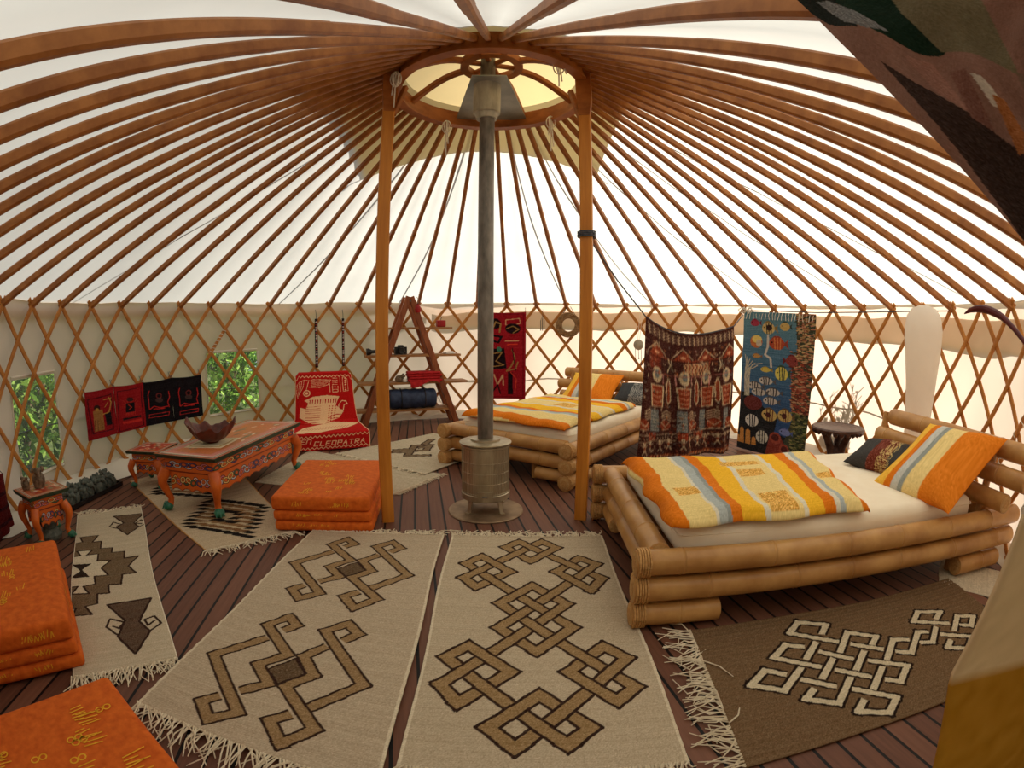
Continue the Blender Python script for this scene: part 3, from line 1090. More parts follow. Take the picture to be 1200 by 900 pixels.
# ------------------------------------------------------------------ bamboo beds
def pole(p, q, r, parent, name='pole', knots=True, seed=0):
    """a bamboo cane with swollen nodes and a hollow end"""
    rr = random.Random(seed)
    p, q = Vector(p), Vector(q)
    L = (q - p).length
    ts = [0, .004 / L]
    rs = [r * .86, r]
    x = rr.uniform(.18, .34)
    while x < L - .08:
        for dx, k in ((-.02, 1.0), (-.007, 1.05), (0, .985), (.007, 1.045), (.02, 1.0)):
            ts.append((x + dx) / L)
            rs.append(r * k)
        x += rr.uniform(.30, .44)
    ts += [1 - .004 / L, 1]
    rs += [r, r * .86]
    mb = MB()
    mb.tube([p.lerp(q, t) for t in ts], rs, 18)
    n = len(mb.f)
    mb.m[n - 2] = mb.m[n - 1] = 1
    d = (q - p).normalized()
    for e, s in ((p, -1), (q, 1)):              # the dark hollow of the cane
        mb.tube([e + d * s * .0008, e + d * s * .0016], r * .5, 14, m=2)
    return mb.build(name, [M['bamboo'], M['bamboo_end'], M['lash']], parent)


def lashing(c, d, r, parent):
    mb = MB()
    d = Vector(d).normalized()
    for k in range(5):
        ctr = Vector(c) + d * (k - 2) * .011
        a = d.cross(Vector((0, 0, 1))).normalized()
        b_ = Vector((0, 0, 1))
        mb.tube([ctr + (a * math.cos(x) + b_ * math.sin(x)) * (r + .003) for x in np.linspace(0, 2 * PI, 19)], .0065, 5, caps=False)
    mb.build('lashing', M['lash'], parent)


def bamboo_bed(label, loc, rz, L, W, dh=0.0):
    t = thing('bamboo_bed', label, 'bed', (loc[0], loc[1], 0), rz)
    r = .056
    zs = (.310, .186, .064)
    sd = 0
    for y in (0, W):
        for k, z in enumerate(zs):
            sd += 1
            if k < 2:
                pole((0, y, z), (L - .02 * k, y, z), r, t, seed=sd)
            else:
                pole((0, y, z), (.40, y, z), r * .96, t, 'short_pole', seed=sd)
                pole((L - .50, y, z), (L - .12, y, z), r * .96, t, 'short_pole', seed=sd)
            lashing((.035, y, z), (1, 0, 0), r, t)
    for k, z in enumerate((.318, .196, .08)):
        sd += 1
        if k < 2:
            pole((.115, .05, z), (.115, W - .05, z), r * .98, t, seed=sd)
            pole((L - .22, .05, z), (L - .22, W - .05, z), r * .98, t, seed=sd)
        else:
            pole((.115, .05, z), (.115, .32, z), r * .9, t, 'short_pole', seed=sd)
            pole((.115, W - .32, z), (.115, W - .05, z), r * .9, t, 'short_pole', seed=sd)
    # head: two long canes leaning back, with pegs between
    pole((L - .24, -.16 - dh * .3, .560), (L - .24, W + .12 - dh, .560), r * 1.0, t, 'head_pole', seed=51)
    pole((L - .17, -.20 - dh * .3, .690), (L - .17, W + .06 - dh, .690), r * 1.04, t, 'head_pole', seed=52)
    pole((L - .30, -.03 - dh * .5, .435), (L - .30, W + .03 - dh * .5, .435), r * .95, t, 'head_pole', seed=53)
    for y in (.1, W * .5, W - .1):
        mb = MB()
        mb.tube([(L - .27, y, .30), (L - .2, y, .72)], .024, 10)
        mb.build('head_post', M['bamboo'], t)
    for x, y in ((.36, .09), (L - .45, .09), (.36, W - .09), (L - .45, W - .09), (.2, .4), (.2, W - .4)):
        mb = MB()
        mb.tube([(x, y, .0), (x, y, .30)], .026, 10)
        mb.build('peg', M['bamboo'], t)
    mb = MB()
    for k in range(11):
        x = .2 + k * (L - .55) / 10
        mb.box((x, W / 2, .262), (.085, W - .08, .018))
    mb.build('slat_base', M['board'], t)
    return t


def place(loc, rz):
    return Matrix.Translation((loc[0], loc[1], 0)) @ Matrix.Rotation(rz, 4, 'Z')


BED_A = ((.625, -1.605), math.radians(-2.2), 2.40, 1.30)
BED_B = ((.565, .275), math.atan2(.79, .61), 2.36, 1.27)
bamboo_bed('bamboo pole double bed in the right foreground, its foot towards the middle of the room', BED_A[0], BED_A[1], BED_A[2], BED_A[3], .20)
bamboo_bed('bamboo pole double bed farther back, behind the stove and the right post', BED_B[0], BED_B[1], BED_B[2], BED_B[3], .05)


def mattress(bed, lab):
    loc, rz, L, W = bed
    T = place(loc, rz)
    t = thing('mattress', lab, 'mattress', (loc[0], loc[1], .286), rz)
    mb = MB()
    mb.rbox((.20, .075, 0), (L - .37, W - .075, .146), .05, puff=.010)
    mb.build('mattress_body', M['mattress'], t)
    mb = MB()
    x0, x1, y0, y1, z = .20, L - .37, .075, W - .075, .106
    k = .02
    ring = [(x0 + k, y0 - .001), (x1 - k, y0 - .001), (x1 + .001, y0 + k), (x1 + .001, y1 - k), (x1 - k, y1 + .001), (x0 + k, y1 + .001), (x0 - .001, y1 - k), (x0 - .001, y0 + k), (x0 + k, y0 - .001)]
    pts = []
    for (ax, ay), (bx, by) in zip(ring[:-1], ring[1:]):
        for q in range(12):
            pts.append((ax + (bx - ax) * q / 12, ay + (by - ay) * q / 12, z))
    mb.tube(pts, .004, 5)
    mb.build('piping', M['mattress'], t)
    return t


mattress(BED_A, 'white futon mattress on the near bamboo bed')
mattress(BED_B, 'white futon mattress on the far bamboo bed')

OR, YE, CR, GR, WH = (222, 122, 28), (242, 186, 50), (236, 210, 140), (176, 182, 178), (222, 214, 190)
STRIPES = [(0, .075, OR), (.075, .2, CR), (.2, .215, WH), (.215, .255, GR), (.255, .275, (150, 156, 152)), (.275, .325, OR), (.325, .43, YE), (.43, .455, WH), (.455, .63, CR),
           (.63, .655, WH), (.655, .75, YE), (.75, .81, OR), (.81, .835, WH), (.835, .86, GR), (.86, .955, CR), (.955, 1.01, OR)]


def linen(P, rot=0, patches=(), a=0.0, b=1.0):
    s = a + (b - a) * (P.u + .012 * np.sin(P.v * 7))
    for s0, s1, c in STRIPES:
        P._put((s >= s0) & (s < s1), c, 4)
    for u0, u1, v0, v1 in patches:
        m = (P.u > u0) & (P.u < u1) & (P.v > v0) & (P.v < v1)
        P._put(m, (222, 170, 84), 0)
        P.C[m] += P.rs.randn(int(m.sum()), 1) * 26
    P.C -= 7 * (np.sin(P.v * 330) > .5)[..., None]      # seersucker ribs


def duvet(bed, lab, quad, z, seed, drape=.05, patches=()):
    """a light quilt spread over the mattress; quad in bed coordinates, u along the bed"""
    loc, rz, L, W = bed
    t = thing('duvet', lab, 'duvet', (loc[0], loc[1], z), rz)
    P = Paint(220, 170, quad, CR, 4, seed)
    linen(P, patches=patches)

    def pos(u, v):
        eu = np.minimum(u, 1 - u) * 1.2
        ev = np.minimum(v, 1 - v) * 1.0
        e = np.minimum(eu, ev)
        lift = .052 * (1 - np.exp(-e / .022))
        w = .010 * wob(u, v, 3.1, 1.3, seed) + .006 * wob(v, u, 5.0, 3.0, seed + 2)
        edge = np.exp(-np.minimum(np.minimum(u, v), 1 - u) / .03)
        x = P.X + .014 * np.sin(v * 19 + seed) * np.exp(-np.minimum(u, 1 - u) / .08)
        y = P.Y + .016 * np.sin(u * 15 + seed) * np.exp(-np.minimum(v, 1 - v) / .08)
        return x, y, lift + w * np.clip(e / .05, .15, 1) + .004
    P.build('duvet_cover', pos, M['bed_paint'], t, thick=.012)
    return t


def local(bed, x, y):
    q = place(bed[0], bed[1]).inverted() @ Vector((x, y, 0))
    return q.x, q.y


qa = [local(BED_A, *p) for p in ((.775, -1.585), (1.80, -1.60), (2.10, -.60), (.80, -.56))]
duvet(BED_A, 'orange, yellow and cream striped duvet spread over the near bed', qa, .447, 3, patches=((.46, .60, .02, .22), (.47, .6, .52, .62), (.1, .2, .25, .36), (.42, .62, .70, .78), (.87, .95, .4, .5)))
qb = [local(BED_B, *p) for p in ((.60, .42), (1.52, 1.62), (.62, 2.32), (-.32, 1.10))]
qb = [(.14, .10), (1.62, .10), (1.62, 1.16), (.14, 1.16)]
duvet(BED_B, 'orange, yellow and cream striped duvet on the far bed', qb, .447, 5, patches=((.46, .6, .3, .5),))


def pillow(lab, name, size, Mx, paint, seed=1, cat='pillow', part='pillowcase'):
    L, W, T = size
    t = thing(name, lab, cat)
    t.matrix_world = Mx
    P = Paint(70, 120, [(0, 0), (1, 0), (1, 1), (0, 1)], CR, 4, seed)
    paint(P)

    def pos(u, v):
        a = 2 * PI * v
        c, s = np.cos(a), np.sin(a)
        yy = np.sign(c) * np.abs(c) ** .45
        zz = np.sign(s) * np.abs(s) ** 1.0
        uu = (u - .5) * 2
        pinch = 1 - .07 * np.cos(uu * PI) * 0
        fx = (1 - np.abs(uu) ** 3.2) ** .62
        cornr = 1 + .05 * (np.abs(uu) ** 6) - .05 * (1 - uu ** 2)
        x = uu * L / 2 * (1 - .07 * (1 - yy ** 2))
        y = yy * W / 2 * cornr
        z = zz * T / 2 * fx * (1 + .10 * wob(u, v, 2.1, 2.7, seed))
        return x, y, z
    P.build(part, pos, M['bed_paint'], t)
    return t


def M_at(loc, rx, ry, rz):
    from mathutils import Euler
    return Matrix.Translation(loc) @ Euler((rx, ry, rz), 'ZYX').to_matrix().to_4x4()


def frame(o, xa, ya):
    """matrix with origin o, local x along xa, local y towards ya"""
    x = Vector(xa).normalized()
    z = x.cross(Vector(ya)).normalized()
    y = z.cross(x)
    m_ = Matrix.Identity(4)
    for i in range(3):
        m_[i][0], m_[i][1], m_[i][2], m_[i][3] = x[i], y[i], z[i], o[i]
    return m_


def p_pillow(P):
    # v wraps round the case: half of it is the top; stripes run across
    s = np.where(P.v < .5, P.v * 2, (1 - P.v) * 2)
    P.C[:] = YE
    s = P.u
    for a_, b_, c in ((0, .40, (226, 128, 34)), (.40, .60, CR), (.60, .66, (150, 156, 150)), (.66, .74, (200, 200, 190)), (.74, .83, OR), (.83, 1.01, (240, 188, 70))):
        P._put((s >= a_) & (s < b_), c, 4)


def p_cushion(P):
    P.C[:] = (66, 64, 62)
    m = (P.u > .36) & (P.u < .68)
    P._put(m, (110, 52, 38), 16)
    m2 = (P.u > .5) & (P.u < .72)
    P.C[m2 & (P.rs.rand(P.ny, P.nx) > .62)] = (196, 170, 110)


def p_cushion2(P):
    P.C[:] = (62, 64, 66)
    m = (P.u > .42) & (P.u < .8) & (P.rs.rand(P.ny, P.nx) > .55)
    P.C[m] = (150, 146, 138)


# near bed: a striped pillow leaning on the head canes, a small cushion by it
pillow('orange and yellow striped pillow leaning on the headboard of the near bed', 'pillow', (.62, .62, .15),
       frame((2.49, -1.42, .585), (-.10, 1.0, -.03), (.86, .16, .52)), p_pillow, 3)
pillow('small dark grey cushion with a red and gold patterned band, on the near bed', 'cushion', (.46, .34, .13),
       frame((2.48, -.94, .515), (.38, -.92, .0), (.88, .36, .30)), p_cushion, 4, 'cushion', 'cushion_cover')
B = place(BED_B[0], BED_B[1])
pillow('orange and yellow striped pillow leaning on the headboard of the far bed', 'pillow', (.62, .50, .14),
       B @ frame((1.885, .78, .555), (-.05, 1, 0), (.82, .04, .55)), p_pillow, 6)
pillow('dark grey cushion with a silvery pattern, on the far bed beside the hanging brown cloth', 'cushion', (.44, .34, .13),
       B @ frame((1.89, .24, .535), (.05, -1, 0), (.85, .03, .50)), p_cushion2, 7, 'cushion', 'cushion_cover')

# ------------------------------------------------------------------ folding floor cushions
M['yellow'] = simple('yellow_print', (226, 160, 30), (240, 182, 50), (30, 30, 30), .9)


def strokes(mb, o, ax, ay, w, h, n, seed):
    """brush marks printed on a cloth face: o corner, ax, ay unit axes"""
    rr = random.Random(seed)
    o, ax, ay = Vector(o), Vector(ax), Vector(ay)
    nrm = ax.cross(ay)
    for k in range(n):
        x, y = rr.uniform(.06, w - .12), rr.uniform(.02, max(.021, h - .07))
        s = min(1.0, h / .16)
        kind = rr.random()
        if kind < .65:
            for q in range(rr.randint(3, 6)):
                L = rr.uniform(.03, .075) * s
                p = o + ax * (x + q * .014) + ay * (y + rr.uniform(0, .012))
                e = p + ay * L + ax * rr.uniform(-.006, .012)
                mb.add([p + nrm * .0012, p + ax * .0045 + nrm * .0012, e + ax * .0045 + nrm * .0012, e + nrm * .0012], [(0, 1, 2, 3)], 1)
        else:
            for c in (0, 1):
                ctr = o + ax * (x + .02) + ay * (y + .014 + .026 * c * s)
                vs, fs = [], []
                for q in range(10):
                    a = 2 * PI * q / 10
                    for r in (.009, .014):
                        vs.append(ctr + (ax * math.cos(a) + ay * math.sin(a)) * r * s + nrm * .0012)
                fs = [(2 * q, 2 * q + 1, (2 * q + 3) % 20, (2 * q + 2) % 20) for q in range(10)]
                mb.add(vs, fs, 1)


def folding_cushion(lab, loc, rz, w, d, hs, seed, flip=1, lx=0):
    t = thing('folding_cushion', lab, 'floor cushion', (loc[0], loc[1], 0), rz)
    z = .010
    for k, h in enumerate(hs):
        mb = MB()
        s = .006 * math.sin(seed + k * 2)
        lo, hi = (-w / 2 + s, -d / 2, z), (w / 2 + s, d / 2 + s, z + h)
        mb.rbox(lo, hi, .022, puff=.006)
        side = h - .02
        strokes(mb, (lo[0] + .02, lo[1] - .0042, z + .008), (1, 0, 0), (0, 0, 1), w - .04, side, 7, seed * 10 + k)
        strokes(mb, (hi[0] + .0045, lo[1] + .02, z + .008), (0, 1, 0), (0, 0, 1), d - .04, side, 10, seed * 20 + k)
        if k == len(hs) - 1:
            strokes(mb, (lo[0] + .03, lo[1] + .03, z + h + .0052), (1, 0, 0), (0, 1, 0), w - .06, d - .06, 20, seed * 30)
        mb.build('pad', [M['orange'], M['yellow']], t)
        z += h + .001
    return t


folding_cushion('orange printed folding cushion of three pads, on the deck beside the left post', (-1.055, -.17), math.radians(6.5), .63, .92, (.066, .066, .090), 1)
folding_cushion('orange printed folding cushion of three pads, at the left edge on the stepped diamond rug', (-2.07, -2.20), math.radians(49.5), .62, .92, (.062, .066, .094), 2)
folding_cushion('orange printed folding cushion in the bottom left corner, nearest the camera', (-.985, -2.90), math.radians(-31), .70, .56, (.066, .066, .088), 3)

# ------------------------------------------------------------------ low painted tables
def scrolls(P, n, y0, y1, seed):
    rr = random.Random(seed)
    cols = [(226, 196, 190), (214, 120, 130), (60, 96, 70), (200, 206, 214), (92, 70, 120), (236, 200, 120)]
    for k in range(n):
        x = (k + .5) / n
        for q, dx, ry in ((0, 0, .34), (1, -.28 / n, .26), (2, .28 / n, .26)):
            cx, cyy = x + dx, (y0 + y1) / 2 + (.08 if q else -.04) * (y1 - y0) * (1 if k % 2 else -1)
            rx, r2 = .30 / n, ry * (y1 - y0)
            P.oval((cx, cyy), rx, r2, (44, 30, 26))
            P.oval((cx, cyy), rx * .84, r2 * .84, cols[rr.randrange(6)])
            P.oval((cx, cyy), rx * .58, r2 * .58, (44, 30, 26))
            P.oval((cx, cyy), rx * .44, r2 * .44, (214, 98, 36))


def panel(name, x0, x1, z0, z1, y, rz, parent, n, seed, wave=False, res=260):
    """painted board standing on edge; local x along, facing -y, then turned by rz"""
    P = Paint(res, 60, [(0, 0), (1, 0), (1, 1), (0, 1)], (214, 100, 32), 6, seed)
    scrolls(P, n, .12, .88, seed)
    for a, b_ in ((0, .05), (.95, 1.01)):
        P._put((P.v >= a) & (P.v < b_), (150, 60, 24))
    cs, sn = math.cos(rz), math.sin(rz)

    def pos(u, v):
        x = x0 + (x1 - x0) * u
        lo = z0 + (.018 * np.abs(np.sin(u * PI * n)) if wave else 0)
        z = lo + (z1 - lo) * v
        yy = y + 0 * u
        return x * cs - yy * sn, x * sn + yy * cs, z
    P.build(name, pos, M['lacquer'], parent, thick=.012)


def cabriole(H, s, ox, oy):
    """curved leg swelling out at the knee, in to the ankle"""
    prof = [(0.0, 1.0, .036), (.010, .90, .038), (.024, .78, .036), (.026, .66, .031), (.010, .45, .024), (-.004, .28, .021), (.002, .16, .022), (.012, .08, .025)]
    mb = MB()
    mb.tube([(ox * (d * s), oy * (d * s), z * H) for d, z, r in prof], [r * s for d, z, r in prof], 10)
    return mb


def low_table(lab, cat, loc, rz, Lx, Ly, H, s, top_cols, n, seed):
    t = thing('low_table', lab, cat, (loc[0], loc[1], 0.008), rz)
    th = .026 * s
    # top: dark green edge, painted face
    mb = MB()
    mb.box((0, 0, H - th / 2), (Lx, Ly, th), taper=.96)
    mb.build('top_edge', M['dark_green'], t, 0)
    P = Paint(110, 200, [(-1, -1), (1, -1), (1, 1), (-1, 1)], top_cols[0], 6, seed)
    m = np.maximum(np.abs(P.X) * 1.0, 1 - (1 - np.abs(P.Y)) * Ly / Lx)
    for lim, c in ((.99, (196, 92, 36)), (.93, (70, 74, 66)), (.90, (220, 206, 180)), (.87, (120, 44, 40)), (.83, (226, 212, 190)), (.80, top_cols[1]), (.62, top_cols[0])):
        P._put(m < lim, c, 4)
    rr = random.Random(seed)
    for k in range(26):
        x, y = rr.uniform(-.6, .6), rr.uniform(-.8, .8)
        P.oval((x, y), .12, .07 * Lx / Ly * 2, rr.choice([(210, 110, 50), (224, 170, 150), (150, 120, 90), (196, 86, 60)]), rr.random() * 3)
        P.oval((x, y), .07, .04 * Lx / Ly * 2, rr.choice([(228, 196, 170), (208, 120, 60), (120, 110, 80)]), rr.random() * 3)
    P.build('painted_top', lambda u, v: ((u - .5) * (Lx - .012), (v - .5) * (Ly - .012), H + .0015 + 0 * u), M['lacquer'], t)
    ins = .055 * s
    ax, ay = Lx / 2 - ins, Ly / 2 - ins
    zf = H - th
    zmid = H - th - .40 * (H - th) * .62
    zlow = H - th - .62 * (H - th)
    mb = MB()
    mb.box((0, 0, (zf + zmid) / 2), (2 * ax - .01, 2 * ay - .01, zf - zmid))
    mb.build('apron_box', M['orange_wood'], t, 0)
    nl = max(2, int(round(n * Ly / Lx)))
    for (k, half, off, cnt) in ((0, ax, ay, n), (1, ay, ax, nl), (2, ax, ay, n), (3, ay, ax, nl)):
        r_ = k * PI / 2
        panel('frieze', -half, half, zmid, zf - .002, -off - .004, r_, t, cnt, seed + k, res=int(80 * cnt))
        panel('carved_skirt', -half + .03, half - .03, zlow, zmid - .003, -off + .004, r_, t, cnt + 1, seed + 9 + k, True, res=int(80 * cnt))
    for sx in (-1, 1):
        for sy in (-1, 1):
            mb = cabriole(zmid + .01, s, sx, sy)
            leg = mb.build('leg', M['orange_wood'], t, 60)
            leg.location = (sx * ax, sy * ay, 0)
            fb = MB()
            fb.lathe([(0, 0), (.020 * s, .002), (.033 * s, .018 * s), (.034 * s, .032 * s), (.024 * s, .05 * s), (.0, .056 * s)], 14, c=(sx * .014 * s, sy * .014 * s, 0), cap=False)
            for q in range(3):
                a = math.atan2(sy, sx) + (q - 1) * .7
                fb.tube([(sx * .014 * s + math.cos(a) * .02 * s, sy * .014 * s + math.sin(a) * .02 * s, .05 * s), (sx * .014 * s + math.cos(a) * .042 * s, sy * .014 * s + math.sin(a) * .042 * s, .012 * s)], [.007 * s, .004 * s], 6)
            fb.build('ball_foot', M['green'], leg, 60)
    return t


low_table('low orange lacquered table with painted scrolls, curved legs and green ball feet', 'table', (-1.985, .12), math.radians(-4), .56, 1.36, .415, 1.15, ((200, 116, 66), (206, 128, 110)), 3, 11)
low_table('small orange painted stool at the far end of the low orange table by the wall', 'stool', (-2.79, .05), math.radians(6), .34, .36, .305, .8, ((170, 52, 34), (190, 80, 44)), 2, 21)
low_table('small orange painted stool at the left edge with a carved ornament on it', 'stool', (-2.775, -1.27), math.radians(-17), .31, .31, .325, .85, ((166, 58, 40), (186, 96, 60)), 2, 31)

# bowl on its mat
mt = Paint(60, 60, [(0, 0), (1, 0), (1, 1), (0, 1)], (222, 206, 170), 5, 2)
for q in (0, 1):
    e = np.minimum(np.minimum(mt.u, 1 - mt.u), np.minimum(mt.v, 1 - mt.v))
mt._put((e > .08) & (e < .12), (190, 160, 110))
mo = mt.build('table_mat', lambda u, v: (-2.035 + (u - .5) * .30 - (v - .5) * .02, -.13 + (v - .5) * .34 + (u - .5) * .05, .4265 + .0015 * np.sin(u * 9) * np.sin(v * 8)), M['paint'], thick=.002)
tag(mo, 'square cream cloth mat under the carved bowl on the low orange table', 'mat')
bw = thing('carved_bowl', 'dark brown carved wooden bowl with a ragged wavy rim, on the low orange table', 'bowl', (-2.04, -.13, .430), .4)
mb = MB()


def bowl(u, v):
    a = 2 * PI * u
    inner = v > .5
    t = (1 - v) * 2 if inner else v * 2
    rim = .112 + .014 * math.sin(7 * a) + .008 * math.sin(13 * a + 1) + .06 * math.cos(a) ** 4
    r = .050 + (.155 - .050 + .04 * abs(math.cos(a))) * t ** .72
    z = .012 + (rim - .012) * t ** 1.5 + (.010 if inner else 0) * (1 - t)
    if not inner:
        r += .010 * math.sin(9 * a + 4 * t) * t * .5 + .004
    else:
        r -= .008
    return Vector((r * math.cos(a), r * math.sin(a), z))


mb.grid(bowl, 90, 26)
mb.build('bowl_body', M['bowl'], bw, 60)
mb = MB()
mb.lathe([(.0, 0), (.052, 0), (.056, .006), (.048, .02), (.0, .02)], 24, cap=False)
mb.build('foot_ring', M['bowl'], bw)

# ------------------------------------------------------------------ ornaments at the left wall
def figurine(name, lab, cat, loc, s, mat, rz, group=None):
    """small squat carved animal: body, head with trunk and ears"""
    t = thing(name, lab, cat, loc, rz, group)
    mb = MB()
    mb.lathe([(0, .0), (.030 * s, .0), (.036 * s, .02 * s), (.038 * s, .045 * s), (.028 * s, .068 * s), (.0, .075 * s)], 14, cap=False)
    mb.build('body', mat, t, 60)
    mb = MB()
    mb.lathe([(0, -.022 * s), (.016 * s, -.016 * s), (.023 * s, 0), (.017 * s, .016 * s), (0, .022 * s)], 12, c=(.022 * s, 0, .085 * s), cap=False)
    for e in (-1, 1):
        mb.lathe([(0, -.016 * s), (.014 * s, -.004 * s), (.012 * s, .010 * s), (0, .018 * s)], 8, c=(.008 * s, e * .026 * s, .09 * s), cap=False)
    mb.tube([(.04 * s, 0, .085 * s), (.056 * s, 0, .065 * s), (.058 * s, 0, .04 * s)], [.010 * s, .008 * s, .005 * s], 7)
    mb.build('head', mat, t, 60)
    return t


tray = MB()
T0, T1 = Vector((-3.16, -.78, 0)), Vector((-3.20, -.10, 0))
dT = (T1 - T0)
nT = Vector((dT.y, -dT.x, 0)).normalized()
tray.bar(T0 + Vector((0, 0, .012)), T1 + Vector((0, 0, .012)), .26, .014, (0, 0, 1))
for s in (-1, 1):
    tray.bar(T0 + nT * s * .126 + Vector((0, 0, .024)), T1 + nT * s * .126 + Vector((0, 0, .024)), .012, .030, (0, 0, 1))
for p in (T0, T1):
    tray.bar(p + nT * .126 + Vector((0, 0, .024)), p - nT * .126 + Vector((0, 0, .024)), .012, .030, (0, 0, 1))
tag(tray.build('tray', M['black']), 'long dark tray on the deck by the left wall, crowded with grey ornaments', 'tray')
k = 0
for i in range(8):
    for j in range(3):
        p = T0 + dT * ((i + .5 + .15 * math.sin(j * 5 + i)) / 8) + nT * ((j - 1) * .072 + .01 * math.sin(i * 3 + j))
        figurine('ornament', 'small grey-green carved ornament standing in the dark tray by the left wall', 'ornament', (p.x, p.y, .0195), .92 + .3 * ((i * 7 + j * 3) % 5) / 5, M['stone'], -.6 + 1.1 * math.sin(i * 2.2 + j), 'grey-green ornaments in the tray')
figurine('ornament', 'brown and pale carved ornament on top of the small stool at the left edge', 'ornament', (-2.80, -1.25, .337), 1.25, M['brown_pot'], -.6)
figurine('ornament', 'small brown ornament beside the carved ornament on the left stool', 'ornament', (-2.86, -1.33, .337), .8, M['brown_pot'], -1.2)
t = thing('stone_ornament', 'dark grey stone ornament on the deck under the small stool at the left edge', 'ornament', (-2.755, -1.27, .012), -.4)
mb = MB()
mb.lathe([(0, 0), (.075, 0), (.085, .03), (.05, .07), (.065, .10), (.085, .13), (.04, .17), (0, .18)], 20, cap=False)
mb.build('body', M['stone'], t, 50)

# ------------------------------------------------------------------ floor chair under the red throw
CO = Vector((-1.63, 1.51, 0))
cx, cyv = Vector((.914, .406, 0)), Vector((-.406, .914, 0))
Wd = .76
ch = thing('floor_chair', 'low legless floor chair under the red printed throw', 'chair', (CO.x, CO.y, 0), math.atan2(cx.y, cx.x))
mb = MB()
mb.rbox((-Wd / 2 + .04, .03, .012), (Wd / 2 - .04, .60, .165), .03)
mb.build('seat', M['mattress'], ch)
mb = MB()
mb.bar((0, .60, .10), (0, .80, .70), Wd - .12, .09, (0, -1, .3), bev=.02)
mb.build('backrest', M['mattress'], ch)


def p_throw(P):
    RED, PALE = (186, 24, 22), (236, 196, 150)
    ln = lambda pts, w=4.5, c=PALE, cl=False: P.line(pts, w, c, closed=cl)
    zig = lambda x0, x1, y0, y1, n, amp: [(x0 + (x1 - x0) * k / n, y0 + (y1 - y0) * k / n + (amp if k % 2 else -amp)) for k in range(n + 1)]
    ln(zig(240, 820, 142, 140, 30, 11), 6)
    # winged figure
    ln([(250, 215), (330, 180), (395, 190), (420, 175), (600, 185), (570, 240), (490, 268), (380, 262)], 5)
    for k in range(5):
        ln([(400, 196 + k * 14), (590 - k * 12, 190 + k * 13)], 3.5)
    for k in range(4):
        ln([(330 - k * 22, 190 + k * 8), (320 - k * 22, 260 + k * 10), (285 - k * 6, 330 + k * 12)], 4)
    ln([(375, 200), (350, 300)], 5)
    P.oval((355, 330), 36, 36, PALE)
    P.oval((355, 330), 26, 26, RED)
    P.oval((355, 330), 14, 14, PALE)
    # columns of signs
    for x in (582, 690):
        ln([(x, 140), (x + 8, 330)], 4.5)
    ln([(718, 165), (735, 155), (765, 185), (772, 320), (722, 325), (718, 165)], 5)
    for y in (165, 190, 215, 240, 270, 300):
        ln([(615, y), (665, y + 3)], 5)
        P.oval((745, y + 8), 9, 8, PALE)
    ln([(615, 250), (615, 330), (670, 330), (670, 260)], 5)
    # bird-headed barge
    body = [(330, 410), (420, 370), (560, 362), (680, 385), (660, 430), (650, 470), (690, 500), (740, 530), (700, 590), (560, 640), (440, 640), (350, 620), (290, 590), (295, 485), (350, 500), (370, 440)]
    P.poly(body, PALE)
    for k in range(11):
        x = 380 + k * 26
        P.poly([(x, 405), (x + 12, 405), (x + 9, 450), (x + 2, 450)], RED)
    for y in range(480, 640, 22):
        ln([(350, y), (500, y - 6)], 4, (200, 80, 60))
        for x in (590, 620, 650):
            P.oval((x, y), 7, 6, (200, 70, 50))
    ln([(690, 520), (680, 470), (705, 435), (745, 440), (765, 465), (735, 470), (735, 520), (705, 515)], 7)
    ln([(600, 590), (650, 560), (715, 555)], 7, RED)
    ln([(610, 600), (720, 585)], 5, RED)
    # ground the barge floats on
    P.poly([(400, 670), (640, 625), (930, 640), (860, 665), (640, 700), (400, 716)], PALE)
    for k in range(14):
        ln([(430 + k * 30, 690 - k * 1.5), (450 + k * 30, 672 - k * 1.5)], 4, (190, 60, 44))
    ln(zig(400, 1075, 765, 705, 34, 12), 6)
    ln(zig(440, 1085, 885, 822, 34, 11), 6)
    # lettering along the seat front
    G = {'Q': [[(0, 0), (1, 0), (1, 1), (0, 1), (0, 0)], [(.6, .3), (1.1, -.15)]], 'U': [[(0, 1), (0, 0), (1, 0), (1, 1)]], 'E': [[(1, 1), (0, 1), (0, 0), (1, 0)], [(0, .5), (.8, .5)]],
         'N': [[(0, 0), (0, 1), (1, 0), (1, 1)]], 'n': [[(0, 0), (0, .9), (.8, 1), (1, .8), (1, 0)]], 'C': [[(1, 1), (0, 1), (0, 0), (1, 0)]], 'L': [[(0, 1), (0, 0), (1, 0)]],
         'O': [[(0, 0), (1, 0), (1, 1), (0, 1), (0, 0)]], 'P': [[(0, 0), (0, 1), (1, 1), (1, .5), (0, .5)]], 'A': [[(0, 0), (.5, 1), (1, 0)], [(.2, .4), (.8, .4)]], 'T': [[(0, 1), (1, 1)], [(.5, 1), (.5, 0)]],
         'R': [[(0, 0), (0, 1), (1, 1), (1, .5), (0, .5), (1, 0)]]}
    def word(s, x, y, w, h, gap, dy):
        for ch_ in s:
            for st_ in G[ch_]:
                ln([(x + a * w + b_ * 6, y - b_ * h) for a, b_ in st_], 7)
            x += w + gap
            y += dy
    word('QUEEn', 340, 836, 34, 46, 14, -4)
    word('CLEOPATRA', 602, 842, 32, 44, 18, -4.2)


P = Paint(200, 330, [(0, 0), (1, 0), (1, 1), (0, 1)], (184, 24, 22), 7, 4, 2)
